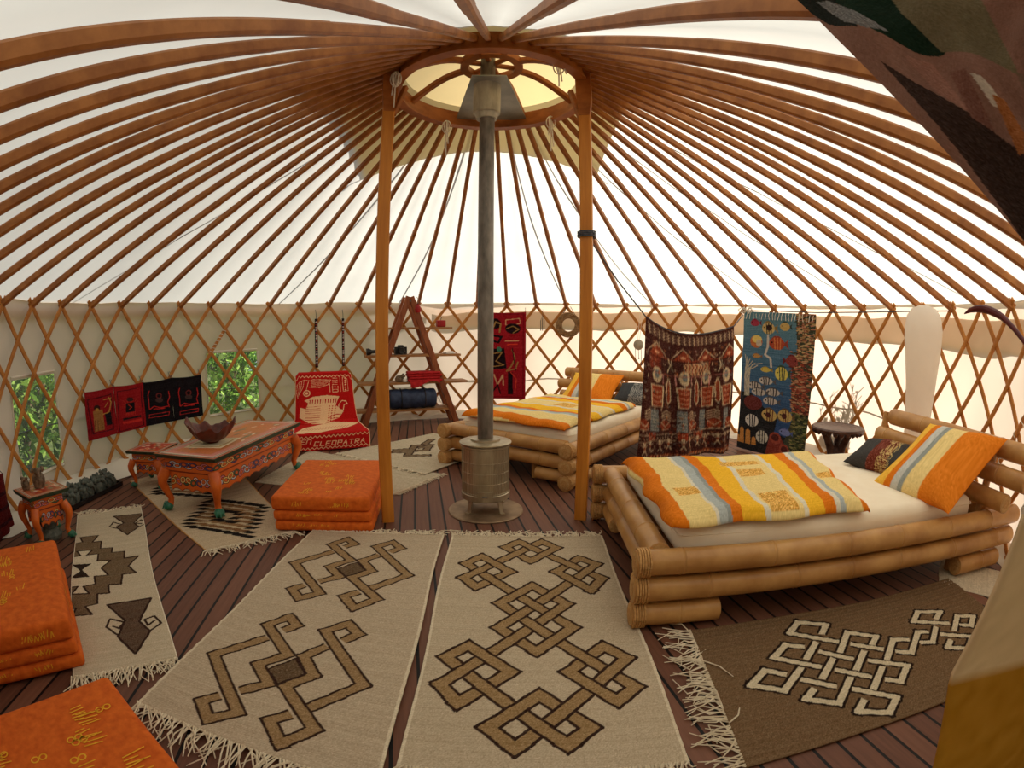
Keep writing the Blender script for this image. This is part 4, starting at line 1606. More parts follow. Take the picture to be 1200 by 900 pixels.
# stations of the cloth: v, pattern left/right, then x half width, y back, z
ST = [(0.0, (440, 905), (1088, 850), .40, -.012, .010), (.20, (398, 735), (1080, 690), .40, -.010, .172), (.215, (396, 715), (1070, 680), .395, .012, .186), (.50, (240, 640), (930, 632), .37, .535, .182),
      (.53, (238, 625), (905, 590), .365, .565, .215), (.72, (236, 420), (835, 430), .345, .635, .42), (.975, (240, 105), (815, 95), .33, .735, .725), (1.0, (242, 95), (812, 88), .33, .79, .735)]
vs_ = np.array([s[0] for s in ST])
ip = lambda col: np.interp(P.v, vs_, np.array(col))
lx, ly = ip([s[1][0] for s in ST]), ip([s[1][1] for s in ST])
rx, ry = ip([s[2][0] for s in ST]), ip([s[2][1] for s in ST])
P.X, P.Y = lx + (rx - lx) * P.u, ly + (ry - ly) * P.u
p_throw(P)
for m in (P.u < .012, P.u > .988):
    P.C[m] = (232, 190, 150)


def pthrow(u, v):
    hw, yb, zz = ip([s[3] for s in ST]), ip([s[4] for s in ST]), ip([s[5] for s in ST])
    w = .008 * wob(u, v, 2.0, 2.5, 2)
    x = (u - .5) * 2 * hw
    e = np.abs(u - .5) * 2
    yb = yb - .014 + w * .6 - .03 * (v > .5) * (np.sin(u * 7) * .3)
    zz = np.maximum(.006, zz + np.abs(w) * .5 - .05 * (e > .86) * (v > .55) * (e - .86) / .14)
    X = CO.x + cx.x * x + cyv.x * yb
    Y = CO.y + cx.y * x + cyv.y * yb
    return X, Y, zz


tag(P.build('throw', pthrow, M['paint'], thick=.006), 'red throw woven with a pale barge, wings and lettering, draped over the low chair', 'throw')

# ------------------------------------------------------------------ A-frame shelf
SH = Matrix.Translation((-1.13, 2.98, 0)) @ Matrix.Rotation(math.radians(20.7), 4, 'Z')
sh = thing('ladder_shelf', 'brown wooden A-frame shelf with four boards standing against the back lattice', 'shelf', (-1.13, 2.98, 0), math.radians(20.7))
for y in (-.12, .12):
    for s in (-1, 1):
        mb = MB()
        mb.bar((.055 + s * .015, y + .012 * s, 1.60), (.055 + s * .60, y + .012 * s, .0), .075, .045, (0, 1, 0), bev=.006)
        mb.build('leg', M['shelf'], sh)
BOARDS = [(.205, -.64, .66), (.545, -.585, .80), (.885, -.50, .71), (1.225, -.44, .60)]
for z, a, c in BOARDS:
    mb = MB()
    mb.box(((a + c) / 2, 0, z - .014), (c - a, .25, .028))
    mb.build('shelf_board', M['board'], sh)
mb = MB()
mb.tube([(.055, -.16, 1.55), (.055, .16, 1.55)], .012, 8)
mb.build('bolt', M['pipe'], sh)


def on_shelf(name, lab, cat, x, z, y=-.04, rz=0.0, group=None):
    p = SH @ Vector((x, y, z + .001))
    return thing(name, lab, cat, p, math.radians(20.7) + rz, group)


t = on_shelf('sleeping_bag', 'rolled dark blue sleeping bag on the lowest board of the A-frame shelf', 'sleeping bag', .09, .205)
mb = MB()
pr = [(.0, -.30), (.10, -.30), (.118, -.285), (.122, -.26)] + [(.122 + .004 * math.sin(k * 2.1), -.24 + k * .04) for k in range(13)] + [(.118, .285), (.10, .30), (.0, .30)]
RX = Matrix.Translation((0, 0, .124)) @ Matrix.Rotation(PI / 2, 4, 'Y')
mb.lathe(pr, 28, M=RX, cap=False)
mb.build('roll', M['navy'], t, 60)
for x in (-.15, .15):
    mb = MB()
    mb.tube([(x, .1265 * math.cos(a), .1255 + .1265 * math.sin(a)) for a in np.linspace(0, 2 * PI, 25)], .006, 5, caps=False)
    mb.build('strap', M['black'], t)
mb = MB()
mb.tube([(.305, 0, .13), (.34, -.03, .12), (.36, -.05, .07), (.40, -.07, .03)], .006, 5)
mb.build('draw_cord', M['rope'], t)
t = on_shelf('folded_cloth', 'stack of folded red cloth on the second board from the bottom of the A-frame shelf', 'cloth', .24, .545, -.05)
for k in range(4):
    mb = MB()
    mb.rbox((-.21 + .01 * math.sin(k * 2), -.10, k * .031), (.21 + .012 * math.cos(k * 3), .09, k * .031 + .032), .014, puff=.006)
    mb.build('fold', M['red'], t)
mb = MB()
mb.grid(lambda u, v: Vector((-.19 + .38 * u, -.102 - .012 * v, .03 - .10 * v * (.6 + .4 * math.sin(u * 5 + 1)))), 14, 5)
mb.build('hanging_corner', M['red'], t, 60)
t = on_shelf('small_bundle', 'small pale and brown bundle beside the folded red cloth on the A-frame shelf', 'bundle', -.07, .545, -.05)
mb = MB()
mb.lathe([(0, 0), (.05, .005), (.06, .04), (.04, .075), (.0, .085)], 14, cap=False)
mb.lathe([(0, 0), (.03, .01), (.034, .03), (0, .06)], 12, c=(.04, -.03, .05), cap=False)
mb.build('bundle', M['brown_pot'], t, 60)
mb = MB()
mb.lathe([(0, 0), (.028, .006), (.032, .03), (.0, .055)], 12, c=(.06, -.06, .0), cap=False)
mb.build('pale_end', M['white'], t, 60)
t = on_shelf('camera_body', 'small black camera on the second board from the top of the A-frame shelf', 'camera', -.05, .885)
mb = MB()
mb.box((0, 0, .05), (.15, .08, .09))
mb.box((0, 0, .105), (.06, .06, .025), taper=1.2)
mb.build('body', M['black'], t, 0)
mb = MB()
mb.lathe([(.0, 0), (.04, 0), (.045, .04), (.036, .06), (.0, .055)], 18, M=Matrix.Translation((0, -.04, .05)) @ Matrix.Rotation(PI / 2, 4, 'X'), cap=False)
mb.build('lens', M['black'], t)
mb = MB()
mb.tube([(-.07, .02, .09), (-.11, .02, .16), (-.13, .03, .21)], .004, 5)
mb.build('antenna', M['black'], t)
t = on_shelf('torch', 'black torch on the left end of the second shelf board from the top', 'torch', -.33, .885)
mb = MB()
mb.lathe([(.0, -.15), (.045, -.15), (.046, -.12), (.022, -.08), (.02, .15), (.0, .152)], 18, M=Matrix.Translation((0, 0, .046)) @ Matrix.Rotation(PI / 2 - .06, 4, 'Y'), cap=False)
mb.build('barrel', M['black'], t)
t = on_shelf('folded_paper', 'white folded paper on the right end of the second shelf board from the top', 'paper', .58, .885)
mb = MB()
mb.box((0, 0, .008), (.13, .09, .014), .2)
mb.box((.02, .0, .022), (.07, .06, .012), -.3)
mb.build('sheets', M['white'], t, 0)
t = on_shelf('candle', 'red square candle on the right end of the top board of the A-frame shelf', 'candle', .47, 1.225)
mb = MB()
mb.rbox((-.055, -.05, 0), (.055, .05, .085), .012)
mb.build('wax', M['redwax'], t)
mb = MB()
mb.tube([(0, 0, .084), (.004, 0, .11), (.016, 0, .125)], .004, 5)
mb.build('wick', M['black'], t)
t = thing('red_pouch', 'small red pouch hanging near the top of the A-frame shelf on its right side', 'pouch', (-.93, 2.85, 1.40))
mb = MB()
mb.lathe([(.0, 0), (.03, .004), (.04, .04), (.03, .08), (.012, .095), (.02, .11), (.0, .112)], 14, cap=False)
mb.build('bag', M['redwax'], t, 60)
mb = MB()
mb.tube([(0, 0, .10), (.0, .03, .16), (-.03, .08, .2)], .003, 5)
mb.build('string', M['cord'], t)

# ------------------------------------------------------------------ cloths on the left wall
def wall_cloth(lab, a0, a1, zt, zb, quad, base, paint, seed, res=(90, 110), r=R - .05, name='wall_cloth', cat='wall hanging', slack=.012, strings=True):
    p0, p1 = pol(r, a0), pol(r, a1)
    t = thing(name, lab, cat, (0, 0, 0))
    P = Paint(res[0], res[1], quad, base, 8, seed, 3)
    paint(P)

    def pos(u, v):
        w = slack * wob(u, v, 1.6, .8, seed)
        n = (p0 + p1).normalized()
        x = p0.x + (p1.x - p0.x) * u - n.x * np.abs(w)
        y = p0.y + (p1.y - p0.y) * u - n.y * np.abs(w)
        top = zt[0] + (zt[1] - zt[0]) * u - .010 * np.sin(u * PI)
        bot = zb[0] + (zb[1] - zb[0]) * u
        return x, y, bot + (top - bot) * v
    P.build('cloth', pos, M['paint'], t, thick=.004)
    if strings:
        for u in (.02, .98):
            p = p0.lerp(p1, u) + Vector((0, 0, zt[0] + (zt[1] - zt[0]) * u))
            mb = MB()
            o = pol(1, a0 + (a1 - a0) * u)
            mb.tube([p - o * .004, p + o * .02 + Vector((0, 0, .02)), p + o * .042 + Vector((0, 0, .06))], .003, 5)
            mb.build('tie', M['cord'], t)
    return t


RD, BK, GO, LR = (140, 22, 28), (24, 20, 24), (176, 130, 62), (206, 58, 40)


def p_w1(P):
    f = lambda pts, c: P.poly(pts, c, 8)
    P.line([(160, 265), (345, 225), (370, 520), (215, 555)], 9, (70, 16, 24), closed=True)
    for x in (150, 165, 365, 380):
        P.line([(x, 240), (x + 40, 560)], 3, (84, 14, 22))
    P.oval((238, 335), 24, 26, (52, 26, 22))
    f([(208, 360), (282, 348), (298, 520), (225, 540)], (150, 104, 56))
    P.oval((240, 350), 15, 14, GO)
    for x in (225, 250, 275):
        P.line([(x, 440), (x + 6, 530)], 5, (86, 50, 34))
    f([(300, 385), (345, 370), (360, 480), (318, 490)], BK)
    P.line([(285, 390), (330, 375), (345, 290), (325, 250)], 8, GO)
    P.line([(290, 265), (345, 255)], 7, GO)
    P.line([(300, 330), (320, 290)], 5, GO)


def p_w2(P):
    P.line([(400, 205), (590, 165), (640, 480), (425, 535)], 7, (70, 16, 24), closed=True)
    for k in range(10):
        a = PI * k / 9
        P.line([(515, 330), (515 + 85 * math.cos(a), 330 - 80 * math.sin(a))], 4, (176, 52, 36))
    P.poly([(470, 300), (545, 288), (555, 365), (478, 378)], BK)
    P.oval((505, 265), 28, 18, (60, 30, 30))
    P.line([(495, 310), (525, 330), (505, 350)], 5, LR)
    for k in range(8):
        P.line([(470 + k * 12, 380 - k * 2), (472 + k * 12, 400 - k * 2)], 4, LR)
    P.poly([(452, 425), (610, 398), (612, 412), (455, 440)], BK)
    P.poly([(450, 455), (612, 425), (616, 445), (454, 475)], (190, 44, 36))


def p_w34(dx, dy):
    def f(P):
        g = lambda pts, w=5, c=(196, 44, 40): P.line([(x + dx, y + dy) for x, y in pts], w, c)
        g([(668, 205), (660, 240), (672, 290), (680, 350)], 6)
        g([(822, 205), (832, 250), (820, 290), (834, 330)], 6)
        P.oval((748 + dx, 240 + dy), 24, 24, (110, 42, 40))
        P.oval((748 + dx, 240 + dy), 15, 15, BK)
        P.oval((752 + dx, 275 + dy), 30, 18, (70, 50, 48))
        g([(685, 350), (715, 325), (760, 335), (830, 325)], 6)
        g([(715, 348), (800, 340)], 7)
        g([(682, 395), (760, 380), (838, 370)], 5)
        g([(682, 420), (835, 395)], 5)
        g([(682, 395), (684, 420)], 4)
        g([(838, 370), (835, 395)], 4)
    return f


wall_cloth('red wall cloth with a standing gold figure, leftmost of the four small wall cloths', -1.594, -1.478, (.775, .78), (.355, .345), [(190, 615), (400, 560), (370, 165), (130, 205)], RD, p_w1, 1)
wall_cloth('red wall cloth with a dark throne, second from left of four small wall cloths', -1.477, -1.364, (.78, .775), (.345, .34), [(410, 550), (660, 495), (605, 130), (370, 165)], (146, 24, 28), p_w2, 2)
wall_cloth('black wall cloth with thin red outlines, third from the left, beside the red throne cloth', -1.363, -1.252, (.77, .78), (.345, .335), [(665, 485), (880, 445), (845, 100), (610, 145)], BK, p_w34(0, 0), 3)
wall_cloth('black wall cloth with thin red outlines, rightmost of the four small wall cloths', -1.251, -1.137, (.78, .775), (.335, .335), [(880, 440), (1130, 400), (1095, 70), (845, 100)], BK, p_w34(245, -28), 4)


def p_red(P):
    D, G2, BE = (28, 14, 18), (150, 112, 62), (196, 150, 110)
    P.line([(872, 145), (1060, 140), (1072, 625), (875, 632)], 6, (120, 14, 24), closed=True)
    P.oval((925, 200), 26, 30, D)
    P.line([(905, 250), (925, 190), (950, 200), (945, 250)], 8, G2)
    P.line([(900, 270), (955, 275), (940, 310), (905, 300)], 12, D)
    P.line([(975, 175), (1040, 165), (1048, 195), (975, 205)], 4, BE, closed=True)
    P.oval((1010, 225), 38, 30, D)
    P.line([(980, 225), (1010, 210), (1040, 228), (1012, 250)], 5, G2)
    P.line([(975, 300), (1040, 295)], 6, BE)
    P.line([(985, 320), (1035, 315)], 6, LR)
    P.poly([(895, 350), (970, 340), (985, 460), (900, 470)], D)
    P.line([(905, 380), (960, 365), (930, 420), (970, 440), (910, 455)], 6, G2)
    P.oval((945, 350), 12, 16, (60, 110, 90))
    P.line([(1010, 350), (1025, 400), (1005, 450), (985, 475), (1030, 460), (1040, 420)], 7, G2)
    P.line([(1010, 340), (1030, 470)], 5, D)
    P.line([(920, 500), (940, 560), (965, 500), (970, 560)], 7, BE)
    P.line([(915, 600), (940, 560), (955, 610)], 8, D)
    P.poly([(990, 480), (1015, 480), (1020, 610), (992, 612)], D)
    P.line([(1005, 480), (1035, 520), (1030, 600)], 4, LR)


wall_cloth('long red wall cloth with dark figures, on the back lattice right of the stovepipe', -.045, .121, (1.42, 1.425), (.27, .265), [(862, 645), (1085, 635), (1072, 128), (862, 140)], (146, 22, 32), p_red, 6, (90, 180))

for a, lab, r_ in ((-.686, 'black and white beaded strap on the lattice above the red throw, left one', .020), (-.583, 'black and white beaded strap on the lattice above the red throw, right one', .016)):
    t = thing('beaded_strap', lab, 'strap', pol(R - .05, a, 0), -a)
    P = Paint(8, 90, [(0, 0), (1, 0), (1, 1), (0, 1)], (38, 26, 28), 6, int(r_ * 1000))
    for k in range(17):
        P.poly([(.1, .05 + k * .055), (.5, .03 + k * .055), (.9, .05 + k * .055), (.5, .075 + k * .055)], (214, 190, 180) if k % 3 else (150, 60, 50))
    P.build('beads', lambda u, v: ((u - .5) * 2 * r_, -.012 * np.sin(u * PI), .745 + .60 * v), M['paint'], t, thick=.004)
    mb = MB()
    mb.tube([(0, -.002, 1.34), (.003, .01, 1.40), (0, .03, 1.455)], .004, 5)
    mb.build('cord', M['cord'], t)

# ------------------------------------------------------------------ big hanging cloths between the beds
def p_ikat(P):
    B0, RS, CRM, SL, OG = (58, 32, 26), (138, 58, 36), (192, 170, 134), (108, 112, 110), (166, 90, 48)
    ln = P.line
    rr = random.Random(4)
    # top row of pale scrolls over dark, then a rust zigzag
    for k in range(19):
        x = 92 + k * 27
        sag = 0
        for q in range(3):
            ln([(x + 4, 80 + sag + q * 18), (x + 16, 90 + sag + q * 18), (x + 8, 98 + sag + q * 18)], 5, CRM)
            ln([(x + 20, 84 + sag + q * 18), (x + 28, 96 + sag + q * 18)], 4, (120, 104, 88))
    for k in range(4):
        x = 140 + k * 140
        P.poly([(x - 42, 236), (x + 48, 236), (x + 4, 168)], RS, 10)
        ln([(x - 50, 228), (x, 160), (x + 56, 228)], 6, CRM)
        P.oval((x, 218), 14, 10, (210, 150, 110))
    ln([(80, 238), (590, 238)], 7, RS)
    # upper motifs
    P.poly([(95, 245), (165, 245), (165, 320), (95, 320)], (112, 46, 32), 14)
    P.poly([(280, 250), (450, 250), (450, 330), (280, 330)], (176, 134, 96), 16)
    for x in range(285, 450, 22):
        ln([(x, 255), (x + 12, 275), (x, 300), (x + 12, 325)], 5, B0)
        ln([(x + 10, 262), (x + 4, 318)], 4, RS)
    for x in (215, 500):
        P.oval((x, 290), 30, 46, B0)
        ln([(x - 6, 235), (x + 6, 275), (x - 10, 320)], 7, CRM)
        ln([(x + 10, 240), (x + 16, 310)], 4, (160, 146, 120))
    # row of columns: pale heads, long bodies
    for k, x in enumerate((140, 285, 430, 540)):
        P.oval((x, 350), 28, 48, CRM, 0, 10)
        P.oval((x, 345), 13, 24, SL)
        P.poly([(x - 40, 410), (x + 40, 410), (x + 34, 545), (x - 34, 545)], CRM)
        P.poly([(x - 32, 418), (x + 32, 418), (x + 27, 538), (x - 27, 538)], (150, 62, 36), 10)
        for q in range(7):
            ln([(x - 24, 430 + q * 16), (x, 436 + q * 16), (x + 24, 430 + q * 16)], 4, CRM if q % 2 else (96, 36, 26))
    for x in (210, 360, 485):
        P.poly([(x - 12, 390), (x, 350), (x + 12, 390), (x + 14, 500), (x, 530), (x - 14, 500)], CRM)
        P.poly([(x - 7, 395), (x, 370), (x + 7, 395), (x + 9, 495), (x, 515), (x - 9, 495)], RS)
        for q in (-34, 34):
            ln([(x + q, 345), (x + q * 1.05, 400)], 6, (186, 130, 120))
    ln([(85, 338), (590, 338)], 5, (176, 108, 96))
    # hooked and slate motifs
    for k, x in enumerate((90, 200, 330, 470)):
        for q in range(4):
            ln([(x - 30, 580 + q * 16), (x, 566 + q * 16), (x + 20, 580 + q * 16)], 7, CRM)
    for x in (125, 268, 405, 535):
        P.poly([(x - 22, 560), (x + 22, 560), (x + 26, 700), (x - 26, 700)], SL, 22)
        for q in range(6):
            ln([(x - 18, 575 + q * 22), (x + 18, 582 + q * 22)], 4, (190, 182, 166))
    for x in (55, 190, 335, 470, 560):
        P.oval((x, 660), 30, 34, RS, 0, 12)
        ln([(x - 26, 640), (x, 670), (x + 26, 640)], 6, CRM)
        ln([(x - 20, 690), (x + 20, 686)], 6, CRM)
    # borders and the row of small people
    for y, c, w in ((712, CRM, 6), (728, B0, 14), (752, CRM, 6), (848, RS, 10), (862, CRM, 5)):
        ln([(15, y + 12), (300, y), (580, y - 30)], w, c)
    for x in range(30, 580, 16):
        ln([(x, 736 - x * .045 + 8), (x + 5, 746 - x * .045 + 4)], 5, CRM)
        ln([(x, 872 - x * .05), (x + 6, 858 - x * .05)], 6, (196, 120, 70))
    for x in (110, 270, 390):
        P.poly([(x - 26, 708), (x + 24, 704), (x + 24, 752), (x - 26, 758)], (150, 58, 34), 8)
    for k in range(10):
        x = 50 + k * 54
        y = 806 - k * 5
        P.oval((x, y - 34), 9, 12, CRM)
        ln([(x, y - 24), (x, y + 8)], 10, CRM)
        ln([(x - 16, y - 26), (x, y - 10), (x + 16, y - 26)], 5, CRM)
        ln([(x - 12, y + 28), (x, y + 6), (x + 12, y + 28)], 6, CRM)
        P.oval((x, y - 8), 5, 8, RS)
    for k in range(420):
        x, y = rr.uniform(30, 590), rr.uniform(150, 860)
        c = rr.choice([CRM, CRM, (150, 128, 100), OG, RS, (120, 116, 110), (44, 22, 20)])
        q = rr.choice([0, 1, 2])
        if q == 0:
            ln([(x, y), (x + rr.uniform(-10, 10), y + rr.uniform(8, 18))], 4, c)
        elif q == 1:
            ln([(x - 7, y), (x, y + 8), (x + 7, y)], 3.6, c)
        else:
            ln([(x - 5, y - 6), (x + 5, y - 2), (x - 4, y + 5), (x + 5, y + 9)], 3.4, c)
    # darts of loose colour, as in tie-dyed warp
    m = P.rs.rand(P.ny, P.nx)
    P.C[m > .93] = P.C[m > .93] * .55 + np.array(CRM) * .3
    P.C *= (1 + .10 * P.rs.randn(1, P.nx))[..., None]


TA, TB, TC = Vector((1.13, .20, 0)), Vector((2.0, .52, 0)), None
ik = thing('ikat_cloth', 'large brown, rust and cream patterned cloth hanging from a cord between the two beds', 'hanging cloth', (0, 0, 0))
P = Paint(230, 300, [(15, 890), (578, 855), (600, 62), (88, 62)], (66, 32, 26), 12, 8, 4)
p_ikat(P)


def sagtop(u):
    return 1.325 - .045 * u - .13 * 4 * u * (1 - u) * (.55 + .45 * (1 - u))


def pik(u, v):
    x0, y0 = TA.x + (TB.x - TA.x) * u, TA.y + (TB.y - TA.y) * u
    f = .035 * np.sin(u * 15 + .8) * (1 - .7 * v) + .02 * np.sin(u * 31 + v * 2) * (1 - v)
    n = Vector((TB.y - TA.y, -(TB.x - TA.x), 0)).normalized()
    flare = -.055 * (1 - v) * (1 - u) + .02 * (1 - v) * u
    d = (TB - TA).normalized()
    zt, zb = sagtop(u), .245 - .015 * u
    return x0 + n.x * f + d.x * flare, y0 + n.y * f + d.y * flare, zb + (zt - zb) * v


# the dyed warp blurs the pattern up and down and dulls it
C0 = P.C.copy()
for k in range(1, 3):
    C0[k:] += P.C[:-k]
    C0[:-k] += P.C[k:]
    C0[:k] += P.C[:k]
    C0[-k:] += P.C[-k:]
P.C = C0 / 5 * .96
P.build('cloth', pik, M['paint'], ik, thick=.004)
for k in range(3):                                         # folded hem over the cord
    pass
FA, FB = Vector((2.61, 1.55, 0)), Vector((2.96, .69, 0))


def p_fish(P):
    BL0 = (60, 122, 146)
    t = np.clip((P.Y - 30) / 850, 0, 1)[..., None]
    P.C[:] = np.array((84, 136, 150)) * (1 - t) + np.array((34, 64, 130)) * t
    P.C += P.rs.randn(P.ny, 1, 1) * 6
    # dark rocks lower left, coral bank down the right
    P.poly([(630, 520), (700, 520), (780, 600), (860, 640), (840, 740), (930, 760), (960, 880), (600, 880)], (40, 38, 40), 6)
    bank = [(990, 25), (1110, 30), (1095, 300), (1070, 560), (1030, 880), (930, 880), (900, 780), (950, 640), (945, 480), (950, 330), (985, 250)]
    P.poly(bank, (70, 72, 50), 10)
    rr = random.Random(9)
    inb = lambda x, y: 930 + 55 * (1 if y < 250 else 0) < x < 1100 - .07 * y
    for k in range(900):
        y = rr.uniform(30, 870)
        x = rr.uniform(945 if y > 250 else 990, 1105 - .085 * y)
        if y < 290:
            c = rr.choice([(196, 160, 96), (150, 84, 48), (60, 64, 44), (170, 128, 70), (196, 120, 84)])
        elif y < 600:
            c = rr.choice([(160, 62, 36), (190, 90, 54), (110, 44, 34), (196, 140, 90), (150, 56, 40)])
        else:
            c = rr.choice([(86, 98, 44), (60, 70, 40), (150, 140, 70), (44, 52, 36), (120, 110, 54)])
        P.oval((x, y), rr.uniform(8, 17), 4.2, c, rr.uniform(-.3, .3))

    def fish(x, y, a, b, body, fin, eye=(20, 20, 24), stripes=None, dr=1):
        P.poly([(x + dr * a * .8, y), (x + dr * a * 1.55, y - b * .8), (x + dr * a * 1.4, y), (x + dr * a * 1.55, y + b * .8)], fin)
        P.oval((x, y - b * .5), a * .7, b * .8, fin)
        P.oval((x, y), a, b, body)
        if stripes:
            for q in (-.3, .1, .5):
                P.line([(x + q * a, y - b * .9), (x + q * a * .8, y + b * .9)], a * .16, stripes)
        P.oval((x - dr * a * .62, y - b * .15), a * .11, a * .11, eye)
    fish(730, 92, 30, 20, (176, 40, 64), (130, 30, 50))
    fish(815, 122, 38, 34, (212, 178, 96), (150, 120, 60), stripes=(70, 60, 50))
    P.oval((820, 118), 18, 18, (60, 40, 34))
    fish(915, 108, 30, 24, (210, 170, 80), (60, 74, 70))
    P.oval((735, 205), 40, 38, (206, 104, 44))
    P.oval((740, 190), 32, 24, (240, 208, 90))
    P.oval((752, 214), 18, 22, (196, 180, 150))
    fish(862, 210, 46, 36, (190, 66, 34), (160, 60, 44), stripes=(230, 120, 50))
    P.line([(812, 165), (808, 230), (790, 280), (822, 300), (825, 350)], 12, (206, 196, 178))
    fish(950, 305, 38, 30, (150, 54, 46), (120, 40, 40), dr=-1)
    fish(735, 292, 26, 12, (200, 140, 60), (150, 90, 40))
    fish(790, 370, 30, 15, (220, 190, 60), (170, 140, 40))
    fish(885, 385, 38, 40, (226, 206, 70), (60, 90, 60), stripes=(50, 70, 60))
    # reeds
    for k in range(6):
        P.line([(655 + k * 6, 540), (658 + k * 6, 420), (668 + k * 5, 330 + k * 10), (660 + k * 16, 290 + k * 12)], 5, (196, 184, 150))
    P.line([(680, 400), (710, 345), (770, 335)], 5, (196, 184, 150))
    for (x, y) in ((790, 438), (720, 475), (832, 500), (745, 510), (815, 555)):
        fish(x, y, 42, 22, (196, 184, 168), (90, 84, 84), stripes=(60, 56, 60))
    P.oval((710, 580), 58, 44, (120, 44, 38), 0, 10)
    for (x, y) in ((810, 640), (905, 630)):
        fish(x, y, 44, 36, (214, 174, 84), (120, 88, 50), stripes=(120, 60, 40))
        P.oval((x - 6, y), 16, 16, (90, 40, 36))
    fish(705, 690, 42, 38, (220, 212, 196), (40, 38, 40), stripes=(30, 30, 36))
    fish(770, 780, 36, 40, (206, 200, 176), (60, 60, 60), stripes=(40, 40, 44))
    fish(905, 725, 36, 20, (110, 124, 190), (70, 84, 150))
    # yellow and red sponges at the foot
    for (x, w_, h_) in ((640, 16, 90), (682, 18, 84), (720, 15, 44), (605, 22, 40)):
        P.poly([(x - w_, 840), (x - w_ * .8, 840 - h_), (x, 830 - h_), (x + w_ * .8, 840 - h_), (x + w_, 840)], (222, 140, 50), 8)
    P.poly([(790, 880), (815, 770), (880, 765), (930, 830), (940, 880)], (150, 52, 36), 8)
    for (x, y) in ((848, 770), (905, 830)):
        P.oval((x, y), 34, 34, (176, 66, 44))
        P.oval((x, y - 2), 22, 20, (96, 34, 30))


fc = thing('fish_cloth', 'tall blue woven cloth with fish and a coral bank, hanging right of the brown cloth', 'hanging cloth', (0, 0, 0))
P = Paint(200, 340, [(605, 880), (1030, 882), (1108, 32), (655, 22)], (60, 120, 140), 9, 12, 4)
p_fish(P)


def pfi(u, v):
    n = Vector((FB.y - FA.y, -(FB.x - FA.x), 0)).normalized()
    f = .02 * np.sin(u * 7 + .5) * (1 - .5 * v) + .006 * wob(u, v, 2, 2, 3)
    d = (FB - FA).normalized()
    sl = -.03 * (1 - v) * u
    return FA.x + (FB.x - FA.x) * u + n.x * f + d.x * sl, FA.y + (FB.y - FA.y) * u + n.y * f + d.y * sl, .015 + (1.452 - .022 * u - .015) * v


P.C = P.C * .74 + P.C.mean(-1, keepdims=True) * .24
P.build('cloth', pfi, M['paint'], fc, thick=.005)
mb = MB()
for k in range(22):
    u = (k + .3) / 22
    p = FA.lerp(FB, u) + Vector((0, 0, 1.45 - .022 * u))
    n = Vector((FB.y - FA.y, -(FB.x - FA.x), 0)).normalized()
    mb.tube([p, p + n * .012 + Vector((.004 * math.sin(k * 3), 0, -.03)), p + n * .014 + Vector((.012 * math.sin(k * 5), 0, -.075))], .0035, 4)
mb.build('tassels', M['rope'], fc)

# washing line that carries both
mb = MB()
pts = [Vector((.62, -.30, 1.80)), Vector((.86, -.05, 1.56))]
pts += [Vector((TA.x + (TB.x - TA.x) * u, TA.y + (TB.y - TA.y) * u, sagtop(u) + .004)) for u in np.linspace(0, 1, 15)]
pts += [Vector((2.42, 1.20, 1.40)), FA + Vector((.0, .0, 1.462)), FB + Vector((0, 0, 1.446)), Vector((3.18, .28, 1.46)), pol(R - .04, phi_of(32), HW - .02)]
mb.tube(pts, .005, 6)
for k in range(4):
    mb.tube([Vector((.61, -.29, 1.80 + k * .01)) + Vector((.055 * math.cos(a), .045 * math.sin(a), .01 * a / 6)) for a in np.linspace(0, 2 * PI, 17)], .005, 5)
tag(mb.build('washing_line', M['cord']), 'grey cord from the right post to the wall, carrying the two big cloths', 'cord')
mb = MB()
p = Vector((2.50, 1.28, 1.445))
for k in range(5):
    a = k * 1.3
    mb.tube([p, p + Vector((.05 * math.cos(a), .03 * math.sin(a), .035)), p + Vector((.09 * math.cos(a), .05 * math.sin(a), .01)), p + Vector((.05 * math.cos(a + .6), .03, -.02)), p], .006, 5)
tag(mb.build('knotted_string', M['rope']), 'knot of white string on the cord at the top left corner of the fish cloth', 'string')

# ------------------------------------------------------------------ small things on the back lattice
t = thing('reed_hoop', 'round brown reed hoop on the back lattice, just left of the right post', 'hoop', pol(R - .06, .285, 1.26), -.285)
mb = MB()
for k in range(7):
    rr_ = .098 + .055 * (k % 4) / 3
    yy = (k // 4) * .022 - .01
    mb.tube([(rr_ * math.cos(a) * (1 + .012 * math.sin(3 * a + k)), yy + .004 * math.sin(7 * a + k), rr_ * math.sin(a)) for a in np.linspace(0, 2 * PI, 41)], .014, 6, caps=False)
mb.build('hoop', M['reed'], t, 60)
for s in (-1, 1):
    mb = MB()
    mb.tube([(s * .11, 0, .09), (s * .02, .03, .24)], .004, 5)
    mb.build('string', M['cord'], t)
t = thing('shell_chime', 'shell disc with dangling strings, hung on the lattice just left of the brown cloth', 'wind chime', (1.80, 2.86, 1.03), -.56)
mb = MB()
mb.lathe([(0, -.006), (.055, -.006), (.066, 0), (.055, .008), (0, .010)], 22, M=Matrix.Rotation(PI / 2, 4, 'X'), cap=False)
mb.build('disc', M['sleeve'], t)
for k, (x, L) in enumerate(((-.04, .17), (.0, .12), (.035, .2))):
    mb = MB()
    mb.tube([(x, 0, -.05), (x + .01, 0, -.05 - L)], .0035, 5)
    mb.lathe([(0, -.012), (.011, 0), (0, .012)], 8, c=(x + .01, 0, -.05 - L), cap=False)
    mb.build('pendant', M['cord'], t)
mb = MB()
mb.tube([(-.01, 0, .055), (.0, .02, .3), (.0, .05, .46)], .003, 5)
mb.tube([(.012, 0, .055), (.03, .02, .3), (.03, .05, .46)], .003, 5)
mb.build('string', M['rope'], t)
